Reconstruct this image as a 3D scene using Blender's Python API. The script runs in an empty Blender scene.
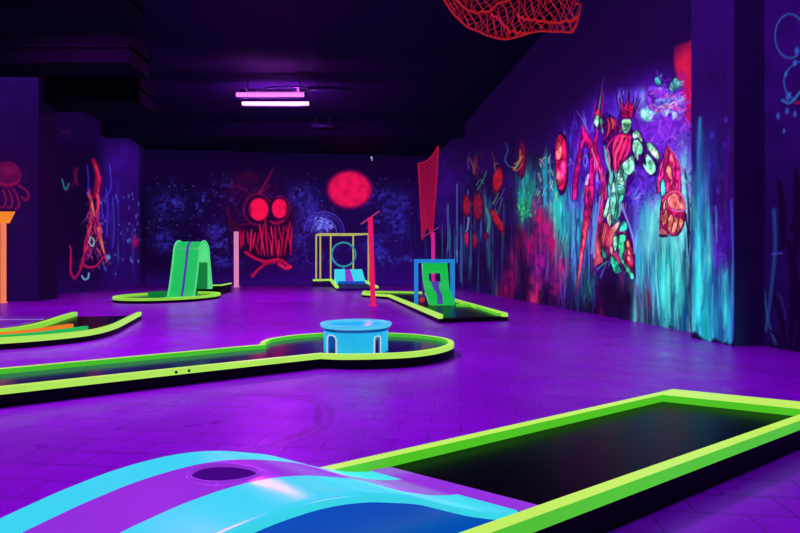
import bpy, bmesh, math, random
import numpy as np
from mathutils import Vector

random.seed(7)
scene = bpy.context.scene
C = scene.collection
F, CX, CY, CAMZ = 533.333, 400.0, 266.5, 0.55

# ------------------------------------------------------------------ camera
cam_data = bpy.data.cameras.new('camera')
cam_data.lens = 24.0
cam_data.sensor_width = 36.0
cam_data.clip_start = 0.02
cam = bpy.data.objects.new('camera', cam_data)
cam.location = (0, 0, CAMZ)
cam.rotation_euler = (math.pi / 2, 0, 0)
C.objects.link(cam)
scene.camera = cam

scene.view_settings.view_transform = 'Standard'
scene.view_settings.look = 'None'
scene.view_settings.exposure = 0.0
scene.view_settings.gamma = 1.0

world = bpy.data.worlds.new('world')
scene.world = world
world.use_nodes = True
bg = world.node_tree.nodes['Background']
bg.inputs[0].default_value = (0.25, 0.03, 1.0, 1)
bg.inputs[1].default_value = 0.006


def G(x, y, z=0.0):
    """photo pixel -> world point lying at height z"""
    d = F * (CAMZ - z) / (y - CY)
    return Vector(((x - CX) / F * d, d, z))


def P(x, y, d):
    """photo pixel -> world point at depth d"""
    return Vector(((x - CX) / F * d, d, CAMZ - (y - CY) / F * d))


def lin(c):
    c = np.asarray(c, dtype=float) / 255.0
    return np.where(c <= 0.04045, c / 12.92, ((c + 0.055) / 1.055) ** 2.4)


# ------------------------------------------------------------------ materials
def new_mat(name):
    m = bpy.data.materials.new(name)
    m.use_nodes = True
    nt = m.node_tree
    return m, nt, nt.nodes['Principled BSDF']


def neon(name, rgb, strength=0.85, base=0.25, rough=0.35, var=0.12, spec=0.5):
    """fluorescent paint: glows in its own colour, slightly uneven"""
    m, nt, b = new_mat(name)
    col = lin(rgb)
    tc = nt.nodes.new('ShaderNodeTexCoord')
    no = nt.nodes.new('ShaderNodeTexNoise')
    no.inputs['Scale'].default_value = 6.0
    no.inputs['Detail'].default_value = 4.0
    nt.links.new(tc.outputs['Object'], no.inputs['Vector'])
    mix = nt.nodes.new('ShaderNodeMix')
    mix.data_type = 'RGBA'
    mix.inputs[6].default_value = (*[float(v) * (1 - var) for v in col], 1)
    mix.inputs[7].default_value = (*[min(1.0, float(v) * (1 + var)) for v in col], 1)
    nt.links.new(no.outputs['Fac'], mix.inputs[0])
    nt.links.new(mix.outputs[2], b.inputs['Emission Color'])
    b.inputs['Emission Strength'].default_value = strength
    b.inputs['Base Color'].default_value = (*[float(v) * base for v in col], 1)
    b.inputs['Roughness'].default_value = rough
    b.inputs['Specular IOR Level'].default_value = spec
    return m


def plain(name, rgb, rough=0.6, spec=0.3, emis=0.0):
    m, nt, b = new_mat(name)
    col = lin(rgb)
    tc = nt.nodes.new('ShaderNodeTexCoord')
    no = nt.nodes.new('ShaderNodeTexNoise')
    no.inputs['Scale'].default_value = 3.0
    no.inputs['Detail'].default_value = 5.0
    nt.links.new(tc.outputs['Object'], no.inputs['Vector'])
    mix = nt.nodes.new('ShaderNodeMix')
    mix.data_type = 'RGBA'
    mix.inputs[6].default_value = (*[float(v) * 0.75 for v in col], 1)
    mix.inputs[7].default_value = (*[float(v) * 1.2 for v in col], 1)
    nt.links.new(no.outputs['Fac'], mix.inputs[0])
    nt.links.new(mix.outputs[2], b.inputs['Base Color'])
    b.inputs['Roughness'].default_value = rough
    b.inputs['Specular IOR Level'].default_value = spec
    if emis:
        nt.links.new(mix.outputs[2], b.inputs['Emission Color'])
        b.inputs['Emission Strength'].default_value = emis
    return m


M_TOP_LIT = neon('neon_top_lit', (196, 255, 92), 0.92)  # rail tops: stronger UV from above painted in as brighter lime
M_SIDE_SHADED = neon('neon_side_shaded', (88, 214, 40), 0.80)  # rail sides: weaker light painted in as dimmer green
M_TOPF_LIT = neon('neon_top_lit_far', (178, 248, 78), 0.86)  # far rail tops, brightened the same way
M_SIDEF_SHADED = neon('neon_side_shaded_far', (150, 232, 60), 0.80)  # far rail sides, light falloff kept in the colour
M_LIMESIDE = neon('neon_lime_side', (184, 250, 88), 0.86)
M_INNER = neon('neon_inner_side', (78, 214, 50), 0.72)
M_BLACK = plain('black_base', (6, 4, 10), 0.55, 0.2)
M_FELT = plain('black_gloss_surface', (7, 3, 13), 0.28, 0.07)
M_FELT2 = plain('dark_gloss_surface', (40, 10, 84), 0.16, 0.75)
M_CYAN = neon('neon_cyan', (60, 226, 240), 0.86, 0.3, 0.2, 0.06, 0.7)
M_CYAN_SHADED = neon('cyan_shaded', (0, 84, 202), 0.75, 0.3, 0.35, 0.25)  # cyan in shade, painted as a darker blue glow
M_PURP = neon('neon_purple', (158, 56, 220), 0.70, 0.5, 0.2, 0.06, 0.7)
M_PURPD = neon('purple_dark', (84, 10, 150), 0.6, 0.4, 0.3)
M_TUB = neon('tub_blue', (34, 190, 236), 0.86, 0.3, 0.25)
M_TUBRIM = neon('tub_rim', (84, 208, 244), 0.82, 0.3, 0.25)
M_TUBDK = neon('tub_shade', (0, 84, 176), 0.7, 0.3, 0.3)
M_WHITE = neon('pale_trim', (205, 225, 255), 0.75)
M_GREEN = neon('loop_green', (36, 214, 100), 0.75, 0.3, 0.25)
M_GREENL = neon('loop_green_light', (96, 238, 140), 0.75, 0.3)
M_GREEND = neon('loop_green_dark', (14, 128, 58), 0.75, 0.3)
M_STRIPE = neon('loop_stripe', (84, 74, 176), 0.7)
M_GATE = neon('gate_blue', (34, 140, 226), 0.8)
M_PANEL = neon('gate_green', (24, 206, 76), 0.78)
M_YELLOW = neon('frame_yellow', (206, 206, 104), 0.66)
M_HOOP = neon('hoop_teal', (40, 160, 168), 0.75)
M_RED = neon('post_red', (238, 26, 96), 0.85)
M_PINK = neon('post_pink', (232, 138, 190), 0.85)
M_PINKB = neon('post_magenta', (226, 34, 150), 0.8)
M_ORANGE = neon('post_orange', (255, 128, 84), 0.9)
M_BOARDO = neon('board_orange', (255, 140, 40), 0.9)
M_ORSTRIP = neon('strip_orange', (244, 128, 36), 0.85)
M_GRSTRIP = neon('strip_green', (34, 196, 92), 0.8)
M_BOARDD = neon('board_dim', (64, 14, 56), 0.6)
M_BOARDR = neon('board_rose', (190, 60, 110), 0.7)
M_NET = neon('net_red', (214, 36, 46), 0.5, 0.2, 0.6, 0.1, 0.1)
M_NET2 = neon('net_rose', (216, 24, 84), 0.5, 0.2, 0.6, 0.1, 0.1)
M_DARKMETAL = plain('dark_metal', (30, 18, 52), 0.45, 0.4)
M_PIPE = plain('pipe_grey', (70, 50, 110), 0.4, 0.5)

# fluorescent tube
M_TUBE, _nt, _b = new_mat('uv_tube')
_b.inputs['Emission Color'].default_value = (0.72, 0.22, 1.0, 1)
_b.inputs['Emission Strength'].default_value = 9.0
M_TUBE2, _nt, _b = new_mat('uv_tube_soft')
_b.inputs['Emission Color'].default_value = (0.78, 0.16, 0.95, 1)
_b.inputs['Emission Strength'].default_value = 2.2


# floor: coated pavers with worn rings
def floor_mat():
    m, nt, b = new_mat('purple_paver_floor')
    N, L = nt.nodes, nt.links
    geo = N.new('ShaderNodeNewGeometry')
    mp = N.new('ShaderNodeMapping')
    mp.inputs['Rotation'].default_value = (0, 0, math.radians(6.5))
    L.new(geo.outputs['Position'], mp.inputs['Vector'])
    br = N.new('ShaderNodeTexBrick')
    br.inputs['Scale'].default_value = 1.0
    br.inputs['Brick Width'].default_value = 0.21
    br.inputs['Row Height'].default_value = 0.105
    br.inputs['Mortar Size'].default_value = 0.003
    br.inputs['Mortar Smooth'].default_value = 0.3
    br.inputs['Color1'].default_value = (0.50, 0.035, 0.86, 1)
    br.inputs['Color2'].default_value = (0.46, 0.03, 0.80, 1)
    br.inputs['Mortar'].default_value = (0.09, 0.012, 0.26, 1)
    L.new(mp.outputs[0], br.inputs['Vector'])
    n1 = N.new('ShaderNodeTexNoise')
    n1.inputs['Scale'].default_value = 0.9
    n1.inputs['Detail'].default_value = 7
    n1.inputs['Roughness'].default_value = 0.62
    L.new(geo.outputs['Position'], n1.inputs['Vector'])
    r1 = N.new('ShaderNodeMapRange')
    r1.inputs['From Min'].default_value = 0.3
    r1.inputs['From Max'].default_value = 0.72
    r1.inputs['To Min'].default_value = 0.62
    r1.inputs['To Max'].default_value = 1.15
    L.new(n1.outputs['Fac'], r1.inputs['Value'])
    # scuffed arc worn into the coating
    sub = N.new('ShaderNodeVectorMath')
    sub.operation = 'SUBTRACT'
    sub.inputs[1].default_value = (-0.66, 1.93, 0)
    L.new(geo.outputs['Position'], sub.inputs[0])
    n2 = N.new('ShaderNodeTexNoise')
    n2.inputs['Scale'].default_value = 5.0
    n2.inputs['Detail'].default_value = 4
    L.new(geo.outputs['Position'], n2.inputs['Vector'])
    ln = N.new('ShaderNodeVectorMath')
    ln.operation = 'LENGTH'
    L.new(sub.outputs[0], ln.inputs[0])
    ad = N.new('ShaderNodeMath')
    ad.operation = 'MULTIPLY_ADD'
    ad.inputs[1].default_value = 0.10
    L.new(n2.outputs['Fac'], ad.inputs[0])
    L.new(ln.outputs['Value'], ad.inputs[2])
    ramp = N.new('ShaderNodeValToRGB')
    e = ramp.color_ramp.elements
    e[0].position = 0.0
    e[0].color = (1.05, 1.05, 1.05, 1)
    e[1].position = 1.0
    e[1].color = (1, 1, 1, 1)
    for p, v in ((0.36, 1.1), (0.405, 1.05), (0.425, 0.62), (0.445, 1.0), (0.468, 0.72), (0.485, 1.0)):
        q = ramp.color_ramp.elements.new(p)
        q.color = (v, v, v, 1)
    L.new(ad.outputs[0], ramp.inputs['Fac'])
    sx = N.new('ShaderNodeSeparateXYZ')
    L.new(sub.outputs[0], sx.inputs[0])
    side = N.new('ShaderNodeMapRange')
    side.inputs['From Min'].default_value = -0.1
    side.inputs['From Max'].default_value = 0.25
    L.new(sx.outputs['X'], side.inputs['Value'])
    am = N.new('ShaderNodeMix')
    am.data_type = 'RGBA'
    am.inputs[6].default_value = (1, 1, 1, 1)
    L.new(side.outputs[0], am.inputs[0])
    L.new(ramp.outputs['Color'], am.inputs[7])
    # joints are filled with paint in places: fade the mortar by a large noise
    n4 = N.new('ShaderNodeTexNoise')
    n4.inputs['Scale'].default_value = 1.7
    n4.inputs['Detail'].default_value = 3
    L.new(geo.outputs['Position'], n4.inputs['Vector'])
    r4 = N.new('ShaderNodeMapRange')
    r4.inputs['From Min'].default_value = 0.42
    r4.inputs['From Max'].default_value = 0.66
    r4.inputs['To Min'].default_value = 0.5
    r4.inputs['To Max'].default_value = 0.9
    L.new(n4.outputs['Fac'], r4.inputs['Value'])
    bm_ = N.new('ShaderNodeMix')
    bm_.data_type = 'RGBA'
    bm_.inputs[6].default_value = (0.48, 0.033, 0.83, 1)
    L.new(r4.outputs[0], bm_.inputs[0])
    L.new(br.outputs['Color'], bm_.inputs[7])
    mu = N.new('ShaderNodeMix')
    mu.data_type = 'RGBA'
    mu.blend_type = 'MULTIPLY'
    mu.inputs[0].default_value = 1
    L.new(bm_.outputs[2], mu.inputs[6])
    L.new(am.outputs[2], mu.inputs[7])
    mu2 = N.new('ShaderNodeVectorMath')
    mu2.operation = 'SCALE'
    L.new(mu.outputs[2], mu2.inputs[0])
    L.new(r1.outputs[0], mu2.inputs['Scale'])
    L.new(mu2.outputs[0], b.inputs['Base Color'])
    r2 = N.new('ShaderNodeMapRange')
    r2.inputs['From Min'].default_value = 0.3
    r2.inputs['From Max'].default_value = 0.7
    r2.inputs['To Min'].default_value = 0.26
    r2.inputs['To Max'].default_value = 0.46
    L.new(n2.outputs['Fac'], r2.inputs['Value'])
    L.new(r2.outputs[0], b.inputs['Roughness'])
    b.inputs['Specular IOR Level'].default_value = 0.2
    bu = N.new('ShaderNodeBump')
    bu.inputs['Strength'].default_value = 0.12
    bu.inputs['Distance'].default_value = 0.004
    L.new(br.outputs['Fac'], bu.inputs['Height'])
    bu.invert = True
    bu2 = N.new('ShaderNodeBump')
    bu2.inputs['Strength'].default_value = 0.18
    bu2.inputs['Distance'].default_value = 0.01
    n3 = N.new('ShaderNodeTexNoise')
    n3.inputs['Scale'].default_value = 22
    n3.inputs['Detail'].default_value = 4
    L.new(geo.outputs['Position'], n3.inputs['Vector'])
    L.new(n3.outputs['Fac'], bu2.inputs['Height'])
    L.new(bu.outputs[0], bu2.inputs['Normal'])
    L.new(bu2.outputs[0], b.inputs['Normal'])
    return m


M_FLOOR = floor_mat()
M_CEIL = plain('dark_ceiling', (34, 22, 58), 0.8, 0.08)


def paint_mat():
    """wall paint: fluorescent colours held in the wall mesh's own colour attribute"""
    m, nt, b = new_mat('fluorescent_wall_paint')
    at = nt.nodes.new('ShaderNodeVertexColor')
    at.layer_name = 'paint'
    no = nt.nodes.new('ShaderNodeTexNoise')
    no.inputs['Scale'].default_value = 5
    no.inputs['Detail'].default_value = 5
    geo = nt.nodes.new('ShaderNodeNewGeometry')
    nt.links.new(geo.outputs['Position'], no.inputs['Vector'])
    mr = nt.nodes.new('ShaderNodeMapRange')
    mr.inputs['From Min'].default_value = 0.25
    mr.inputs['From Max'].default_value = 0.75
    mr.inputs['To Min'].default_value = 0.9
    mr.inputs['To Max'].default_value = 1.12
    nt.links.new(no.outputs['Fac'], mr.inputs['Value'])
    vs = nt.nodes.new('ShaderNodeVectorMath')
    vs.operation = 'SCALE'
    nt.links.new(at.outputs['Color'], vs.inputs[0])
    nt.links.new(mr.outputs[0], vs.inputs['Scale'])
    nt.links.new(vs.outputs[0], b.inputs['Emission Color'])
    b.inputs['Emission Strength'].default_value = 1.05
    b.inputs['Base Color'].default_value = (0.009, 0.004, 0.02, 1)
    b.inputs['Roughness'].default_value = 0.7
    b.inputs['Specular IOR Level'].default_value = 0.15
    return m


M_PAINT = paint_mat()


# ------------------------------------------------------------------ object helpers
def obj(name, bm, mats, parent=None, smooth=False):
    me = bpy.data.meshes.new(name)
    bm.normal_update()
    bm.to_mesh(me)
    bm.free()
    for m in (mats if isinstance(mats, (list, tuple)) else [mats]):
        me.materials.append(m)
    if smooth:
        for p in me.polygons:
            p.use_smooth = True
    o = bpy.data.objects.new(name, me)
    C.objects.link(o)
    if parent is not None:
        o.parent = parent
        # geometry is written in world space; cancel the ancestors' offset
        off = Vector((0, 0, 0))
        q = parent
        while q is not None:
            off += q.location
            q = q.parent
        o.location = -off
    return o


def thing(name, label, cat, loc=(0, 0, 0), group=None):
    o = bpy.data.objects.new(name, None)
    C.objects.link(o)
    o.empty_display_size = 0.1
    o.location = loc
    o['label'] = label
    o['category'] = cat
    if group:
        o['group'] = group
    return o


def tag(o, label, cat, group=None):
    o['label'] = label
    o['category'] = cat
    if group:
        o['group'] = group
    return o


def struct(o):
    o['kind'] = 'structure'
    return o


def add_box(bm, p0, p1, mat=0):
    x0, y0, z0 = p0
    x1, y1, z1 = p1
    v = [bm.verts.new(q) for q in ((x0, y0, z0), (x1, y0, z0), (x1, y1, z0), (x0, y1, z0),
                                   (x0, y0, z1), (x1, y0, z1), (x1, y1, z1), (x0, y1, z1))]
    for f in ((0, 3, 2, 1), (4, 5, 6, 7), (0, 1, 5, 4), (1, 2, 6, 5), (2, 3, 7, 6), (3, 0, 4, 7)):
        fc = bm.faces.new([v[i] for i in f])
        fc.material_index = mat


def add_bar(bm, a, b, w, h=None, up=(0, 0, 1), mat=0, w2=None):
    """square bar from a to b, width w across, h along 'up'"""
    a, b = Vector(a), Vector(b)
    h = h or w
    t = (b - a).normalized()
    up = Vector(up)
    if abs(t.dot(up)) > 0.95:
        up = Vector((0, 1, 0))
    s = t.cross(up).normalized()
    u = s.cross(t).normalized()
    vs = []
    for p, ww in ((a, w), (b, w2 or w)):
        for i, j in ((-1, -1), (1, -1), (1, 1), (-1, 1)):
            vs.append(bm.verts.new(p + s * (i * ww / 2) + u * (j * h / 2 * (ww / w))))
    for f in ((0, 1, 2, 3), (7, 6, 5, 4), (0, 4, 5, 1), (1, 5, 6, 2), (2, 6, 7, 3), (3, 7, 4, 0)):
        fc = bm.faces.new([vs[i] for i in f])
        fc.material_index = mat


def add_tube(bm, pts, r, n=8, closed=False, mat=0):
    pts = [Vector(p) for p in pts]
    m = len(pts)
    rings = []
    prev = None
    for i, p in enumerate(pts):
        if closed:
            t = (pts[(i + 1) % m] - pts[(i - 1) % m]).normalized()
        else:
            t = (pts[min(i + 1, m - 1)] - pts[max(i - 1, 0)]).normalized()
        if prev is None:
            ref = Vector((0, 0, 1)) if abs(t.z) < 0.9 else Vector((0, 1, 0))
            u = t.cross(ref).normalized()
        else:
            u = (prev - t * prev.dot(t)).normalized()
        prev = u
        w = t.cross(u)
        rings.append([bm.verts.new(p + (u * math.cos(2 * math.pi * k / n) + w * math.sin(2 * math.pi * k / n)) * r)
                      for k in range(n)])
    for i in range(m if closed else m - 1):
        a, b = rings[i], rings[(i + 1) % m]
        for k in range(n):
            f = bm.faces.new((a[k], a[(k + 1) % n], b[(k + 1) % n], b[k]))
            f.material_index = mat
    if not closed:
        bm.faces.new(rings[0][::-1]).material_index = mat
        bm.faces.new(rings[-1]).material_index = mat


def cat(pts, n=8, closed=False):
    """Catmull-Rom through points"""
    pts = [np.array(p, float) for p in pts]
    m = len(pts)
    out = []
    rng = range(m if closed else m - 1)
    for i in rng:
        if closed:
            p0, p1, p2, p3 = pts[i - 1], pts[i], pts[(i + 1) % m], pts[(i + 2) % m]
        else:
            p0, p1, p2, p3 = pts[max(i - 1, 0)], pts[i], pts[i + 1], pts[min(i + 2, m - 1)]
        for k in range(n):
            t = k / n
            out.append(0.5 * ((2 * p1) + (-p0 + p2) * t + (2 * p0 - 5 * p1 + 4 * p2 - p3) * t * t
                              + (-p0 + 3 * p1 - 3 * p2 + p3) * t ** 3))
    if not closed:
        out.append(pts[-1])
    return out


def poly_prism(bm, pts, z0, z1, mat=0):
    lo = [bm.verts.new((p[0], p[1], z0)) for p in pts]
    hi = [bm.verts.new((p[0], p[1], z1)) for p in pts]
    n = len(pts)
    fs = [bm.faces.new(lo[::-1]), bm.faces.new(hi)]
    for i in range(n):
        fs.append(bm.faces.new((lo[i], lo[(i + 1) % n], hi[(i + 1) % n], hi[i])))
    for f in fs:
        f.material_index = mat
    bmesh.ops.recalc_face_normals(bm, faces=fs)
    return fs


def offset_line(pts, w, closed=False):
    """offset an XY polyline to its right by w (negative = left), mitred"""
    n = len(pts)
    out = []
    for i in range(n):
        p = Vector(pts[i][:2])
        a = Vector(pts[(i - 1) % n][:2]) if (closed or i > 0) else None
        b = Vector(pts[(i + 1) % n][:2]) if (closed or i < n - 1) else None
        d1 = (p - a).normalized() if a is not None else None
        d2 = (b - p).normalized() if b is not None else None
        if d1 is None:
            d1 = d2
        if d2 is None:
            d2 = d1
        n1 = Vector((d1.y, -d1.x))
        n2 = Vector((d2.y, -d2.x))
        m = (n1 + n2)
        if m.length < 1e-6:
            m = n1
        m.normalize()
        k = 1 / max(0.4, m.dot(n1))
        out.append(p + m * (w * k))
    return out


def strip_z(p, z):
    return z(p) if callable(z) else z


def rail_mesh(bm, outer, inner, z0, z1, two_tone=False):
    """rectangular rail: top faces material 0, side faces material 1"""
    n = len(outer)
    rows = []
    for i in range(n):
        o, q = outer[i], inner[i]
        rows.append([bm.verts.new((o[0], o[1], strip_z(o, z0))), bm.verts.new((o[0], o[1], strip_z(o, z1))),
                     bm.verts.new((q[0], q[1], strip_z(q, z1))), bm.verts.new((q[0], q[1], strip_z(q, z0)))])
    fs = []
    for i in range(n - 1):
        a, b = rows[i], rows[i + 1]
        for k in range(4):
            f = bm.faces.new((a[k], a[(k + 1) % 4], b[(k + 1) % 4], b[k]))
            f.material_index = 0 if k == 1 else 2 if (two_tone and k == 2) else 1
            fs.append(f)
    for r in (rows[0], rows[-1]):
        f = bm.faces.new(r)
        f.material_index = 1
        fs.append(f)
    bmesh.ops.recalc_face_normals(bm, faces=fs)


# ------------------------------------------------------------------ mural painter
def hash2(ix, iy, seed):
    h = np.sin(ix * 127.1 + iy * 311.7 + seed * 74.7) * 43758.5453
    return h - np.floor(h)


def vnoise(x, y, seed=0):
    ix, iy = np.floor(x), np.floor(y)
    fx, fy = x - ix, y - iy
    fx = fx * fx * (3 - 2 * fx)
    fy = fy * fy * (3 - 2 * fy)
    a = hash2(ix, iy, seed)
    b = hash2(ix + 1, iy, seed)
    c = hash2(ix, iy + 1, seed)
    d = hash2(ix + 1, iy + 1, seed)
    return (a * (1 - fx) + b * fx) * (1 - fy) + (c * (1 - fx) + d * fx) * fy


def fbm(x, y, seed=0, o=4):
    s, a, t = 0, 0.5, 0
    for i in range(o):
        s = s + a * vnoise(x * 2 ** i, y * 2 ** i, seed + i * 13)
        t += a
        a *= 0.55
    return s / t


def sstep(a, b, x):
    t = np.clip((x - a) / (b - a), 0, 1)
    return t * t * (3 - 2 * t)


class Canvas:
    """paint laid on the points of one wall; x, y are the coordinates the artwork was traced in"""

    def __init__(self, x, y):
        self.x, self.y = x, y
        self.c = np.zeros((len(x), 3))
        self.masks = {}
        self.cur = None

    def begin(self, name):
        self.cur = name
        self.masks.setdefault(name, np.zeros(len(self.x)))

    def end(self):
        self.cur = None

    def put(self, idx, a, col):
        a = np.clip(a, 0, 1)
        col = np.array(col, float)
        if col.ndim == 1:
            col = col[None, :]
        self.c[idx] = self.c[idx] * (1 - a)[:, None] + col * a[:, None]
        if self.cur:
            m = self.masks[self.cur]
            m[idx] = np.maximum(m[idx], a)

    def all(self, a, col):
        self.put(np.arange(len(self.x)), a, col)

    shade = 0.0

    def tint(self, idx, col):
        """uneven spray: the colour drifts between a deeper and a hotter tone"""
        c = np.array(col, float)[None, :]
        if not self.shade:
            return np.repeat(c, len(idx), 0)
        f = fbm(self.x[idx] * 0.28 + 7, self.y[idx] * 0.16, 77, 3)
        k = (1 - self.shade) + self.shade * 2.2 * sstep(0.25, 0.75, f)
        return np.clip(c * k[:, None], 0, 255)

    def brush(self, n, mask=None, box=None, length=(3, 9), width=(0.7, 1.5), ang=90, spread=40, lo=0.5, hi=1.6, alpha=0.7, curl=0.3, hue=18, sky=None, feather=0.45):
        """many short strokes that pick up the colour under them and vary it"""
        ok = np.ones(len(self.x), bool)
        if mask is not None:
            ok &= self.masks[mask] > 0.6
        if box is not None:
            ok &= (self.x > box[0]) & (self.x < box[2]) & (self.y > box[1]) & (self.y < box[3])
        cand = np.where(ok)[0]
        if len(cand) == 0:
            return
        for _ in range(n):
            v = cand[random.randrange(len(cand))]
            c = self.c[v] * random.uniform(lo, hi) + np.array([random.uniform(-hue, hue) for _ in range(3)])
            if sky is not None and random.random() < 0.3:
                c = np.array(random.choice(sky), float)
            c = np.clip(c, 0, 255)
            a = math.radians(ang + random.uniform(-spread, spread))
            L = random.uniform(*length)
            pts = [(self.x[v], self.y[v])]
            for _k in range(3):
                a += random.uniform(-curl, curl)
                pts.append((pts[-1][0] + L / 3 * math.cos(a), pts[-1][1] + L / 3 * math.sin(a)))
            self.stroke(pts, random.uniform(*width), c, feather, alpha * random.uniform(0.6, 1), taper='both')

    def box(self, pts, pad):
        p = np.array(pts, float)
        return np.where((self.x > p[:, 0].min() - pad) & (self.x < p[:, 0].max() + pad) &
                        (self.y > p[:, 1].min() - pad) & (self.y < p[:, 1].max() + pad))[0]

    def dist(self, idx, pts, widths=None, closed=False):
        x, y = self.x[idx], self.y[idx]
        best = np.full(len(idx), 1e9)
        n = len(pts)
        for i in range(n if closed else n - 1):
            ax, ay = pts[i]
            bx, by = pts[(i + 1) % n]
            dx, dy = bx - ax, by - ay
            L = dx * dx + dy * dy + 1e-12
            t = np.clip(((x - ax) * dx + (y - ay) * dy) / L, 0, 1)
            d = np.hypot(x - ax - t * dx, y - ay - t * dy)
            if widths is not None:
                d = d - (widths[i] * (1 - t) + widths[i + 1] * t)
            best = np.minimum(best, d)
        return best

    def stroke(self, pts, w, col, feather=0.5, alpha=1.0, taper=None, smooth=True, w2=None):
        if smooth and len(pts) > 2:
            pts = cat(pts, 6)
        n = len(pts)
        t = np.linspace(0, 1, n)
        ws = w * (1 - t) + (w if w2 is None else w2) * t
        if taper == 'both':
            ws = w * np.sin(np.pi * (0.12 + 0.76 * t))
        ws = ws / 2
        idx = self.box(pts, w + feather * 3)
        if len(idx) == 0:
            return
        d = self.dist(idx, pts, ws)
        self.put(idx, alpha * (1 - sstep(-feather, feather, d)), col)

    def fill(self, pts, col, feather=0.5, alpha=1.0, smooth=False, outline=None, ow=1.0):
        if smooth:
            pts = cat(pts, 5, closed=True)
        pts = [(float(p[0]), float(p[1])) for p in pts]
        idx = self.box(pts, feather * 3 + 2)
        if len(idx) == 0:
            return
        x, y = self.x[idx], self.y[idx]
        inside = np.zeros(len(idx), bool)
        n = len(pts)
        for i in range(n):
            ax, ay = pts[i]
            bx, by = pts[(i + 1) % n]
            if ay == by:
                continue
            c = ((ay > y) != (by > y)) & (x < (bx - ax) * (y - ay) / (by - ay) + ax)
            inside ^= c
        d = self.dist(idx, pts, closed=True)
        sd = np.where(inside, -d, d)
        self.put(idx, alpha * (1 - sstep(-feather, feather, sd)), self.tint(idx, col))
        if outline is not None:
            wob = ow * (0.25 + 0.9 * vnoise(x * 0.35, y * 0.35, 5))
            self.put(idx, 0.9 * (1 - sstep(-0.5, 0.5, d - wob / 2)), outline)

    def ell(self, cx, cy, rx, ry, col, soft=0.15, alpha=1.0, rot=0.0, noise=0.0, ns=0.2, seed=1):
        R = max(rx, ry) * (1 + soft) + 2
        idx = np.where((abs(self.x - cx) < R * 1.2) & (abs(self.y - cy) < R * 1.2))[0]
        if len(idx) == 0:
            return
        x, y = self.x[idx] - cx, self.y[idx] - cy
        c, s = math.cos(rot), math.sin(rot)
        r = np.hypot((x * c + y * s) / rx, (-x * s + y * c) / ry)
        a = alpha * (1 - sstep(1 - soft, 1 + soft, r))
        if noise:
            a = a * (1 - noise + noise * 1.6 * fbm(self.x[idx] * ns, self.y[idx] * ns, seed))
        self.put(idx, a, col)

    def ring(self, cx, cy, rx, ry, w, col, alpha=1.0, a0=0, a1=360, n=26):
        pts = [(cx + rx * math.cos(math.radians(a0 + (a1 - a0) * k / n)),
                cy + ry * math.sin(math.radians(a0 + (a1 - a0) * k / n))) for k in range(n + 1)]
        self.stroke(pts, w, col, 0.5, alpha, smooth=False)

    def blob(self, cx, cy, rx, ry, col, alpha=0.8, noise=0.6, ns=0.08, nsy=None, seed=3):
        idx = np.where((abs(self.x - cx) < rx * 2.2) & (abs(self.y - cy) < ry * 2.2))[0]
        if len(idx) == 0:
            return
        r2 = ((self.x[idx] - cx) / rx) ** 2 + ((self.y[idx] - cy) / ry) ** 2
        a = alpha * np.exp(-r2)
        if noise:
            f = fbm(self.x[idx] * ns, self.y[idx] * (nsy or ns), seed)
            a = a * (1 - noise + 2 * noise * sstep(0.25, 0.75, f))
        self.put(idx, a, col)

    def drips(self, x0, x1, y0, y1, col, alpha=0.8, fx=0.6, fy=0.02, thr=0.5, seed=5, edge=10):
        idx = np.where((self.x > x0) & (self.x < x1) & (self.y > y0 - edge) & (self.y < y1 + edge))[0]
        if len(idx) == 0:
            return
        x, y = self.x[idx], self.y[idx]
        n = vnoise(x * fx, y * fy, seed) * 0.65 + vnoise(x * fx * 2.3, y * fy * 1.7, seed + 9) * 0.35
        m = sstep(thr, thr + 0.28, n)
        lim = vnoise(x * fx * 0.8, x * 0 + seed, seed + 3)
        yb = y1 - (y1 - y0) * 0.45 * lim
        ya = y0 + (y1 - y0) * 0.3 * vnoise(x * fx * 0.7, x * 0 + seed + 7, seed + 4)
        m = m * sstep(ya - edge, ya + edge, y) * (1 - sstep(yb - edge, yb + edge, y))
        m = m * sstep(x0, x0 + (x1 - x0) * 0.12, x) * (1 - sstep(x1 - (x1 - x0) * 0.12, x1, x))
        self.put(idx, alpha * m, col)


def Q(x0, y0, s):
    return lambda *p: [(x0 + a / s, y0 + b / s) for a, b in p]


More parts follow.
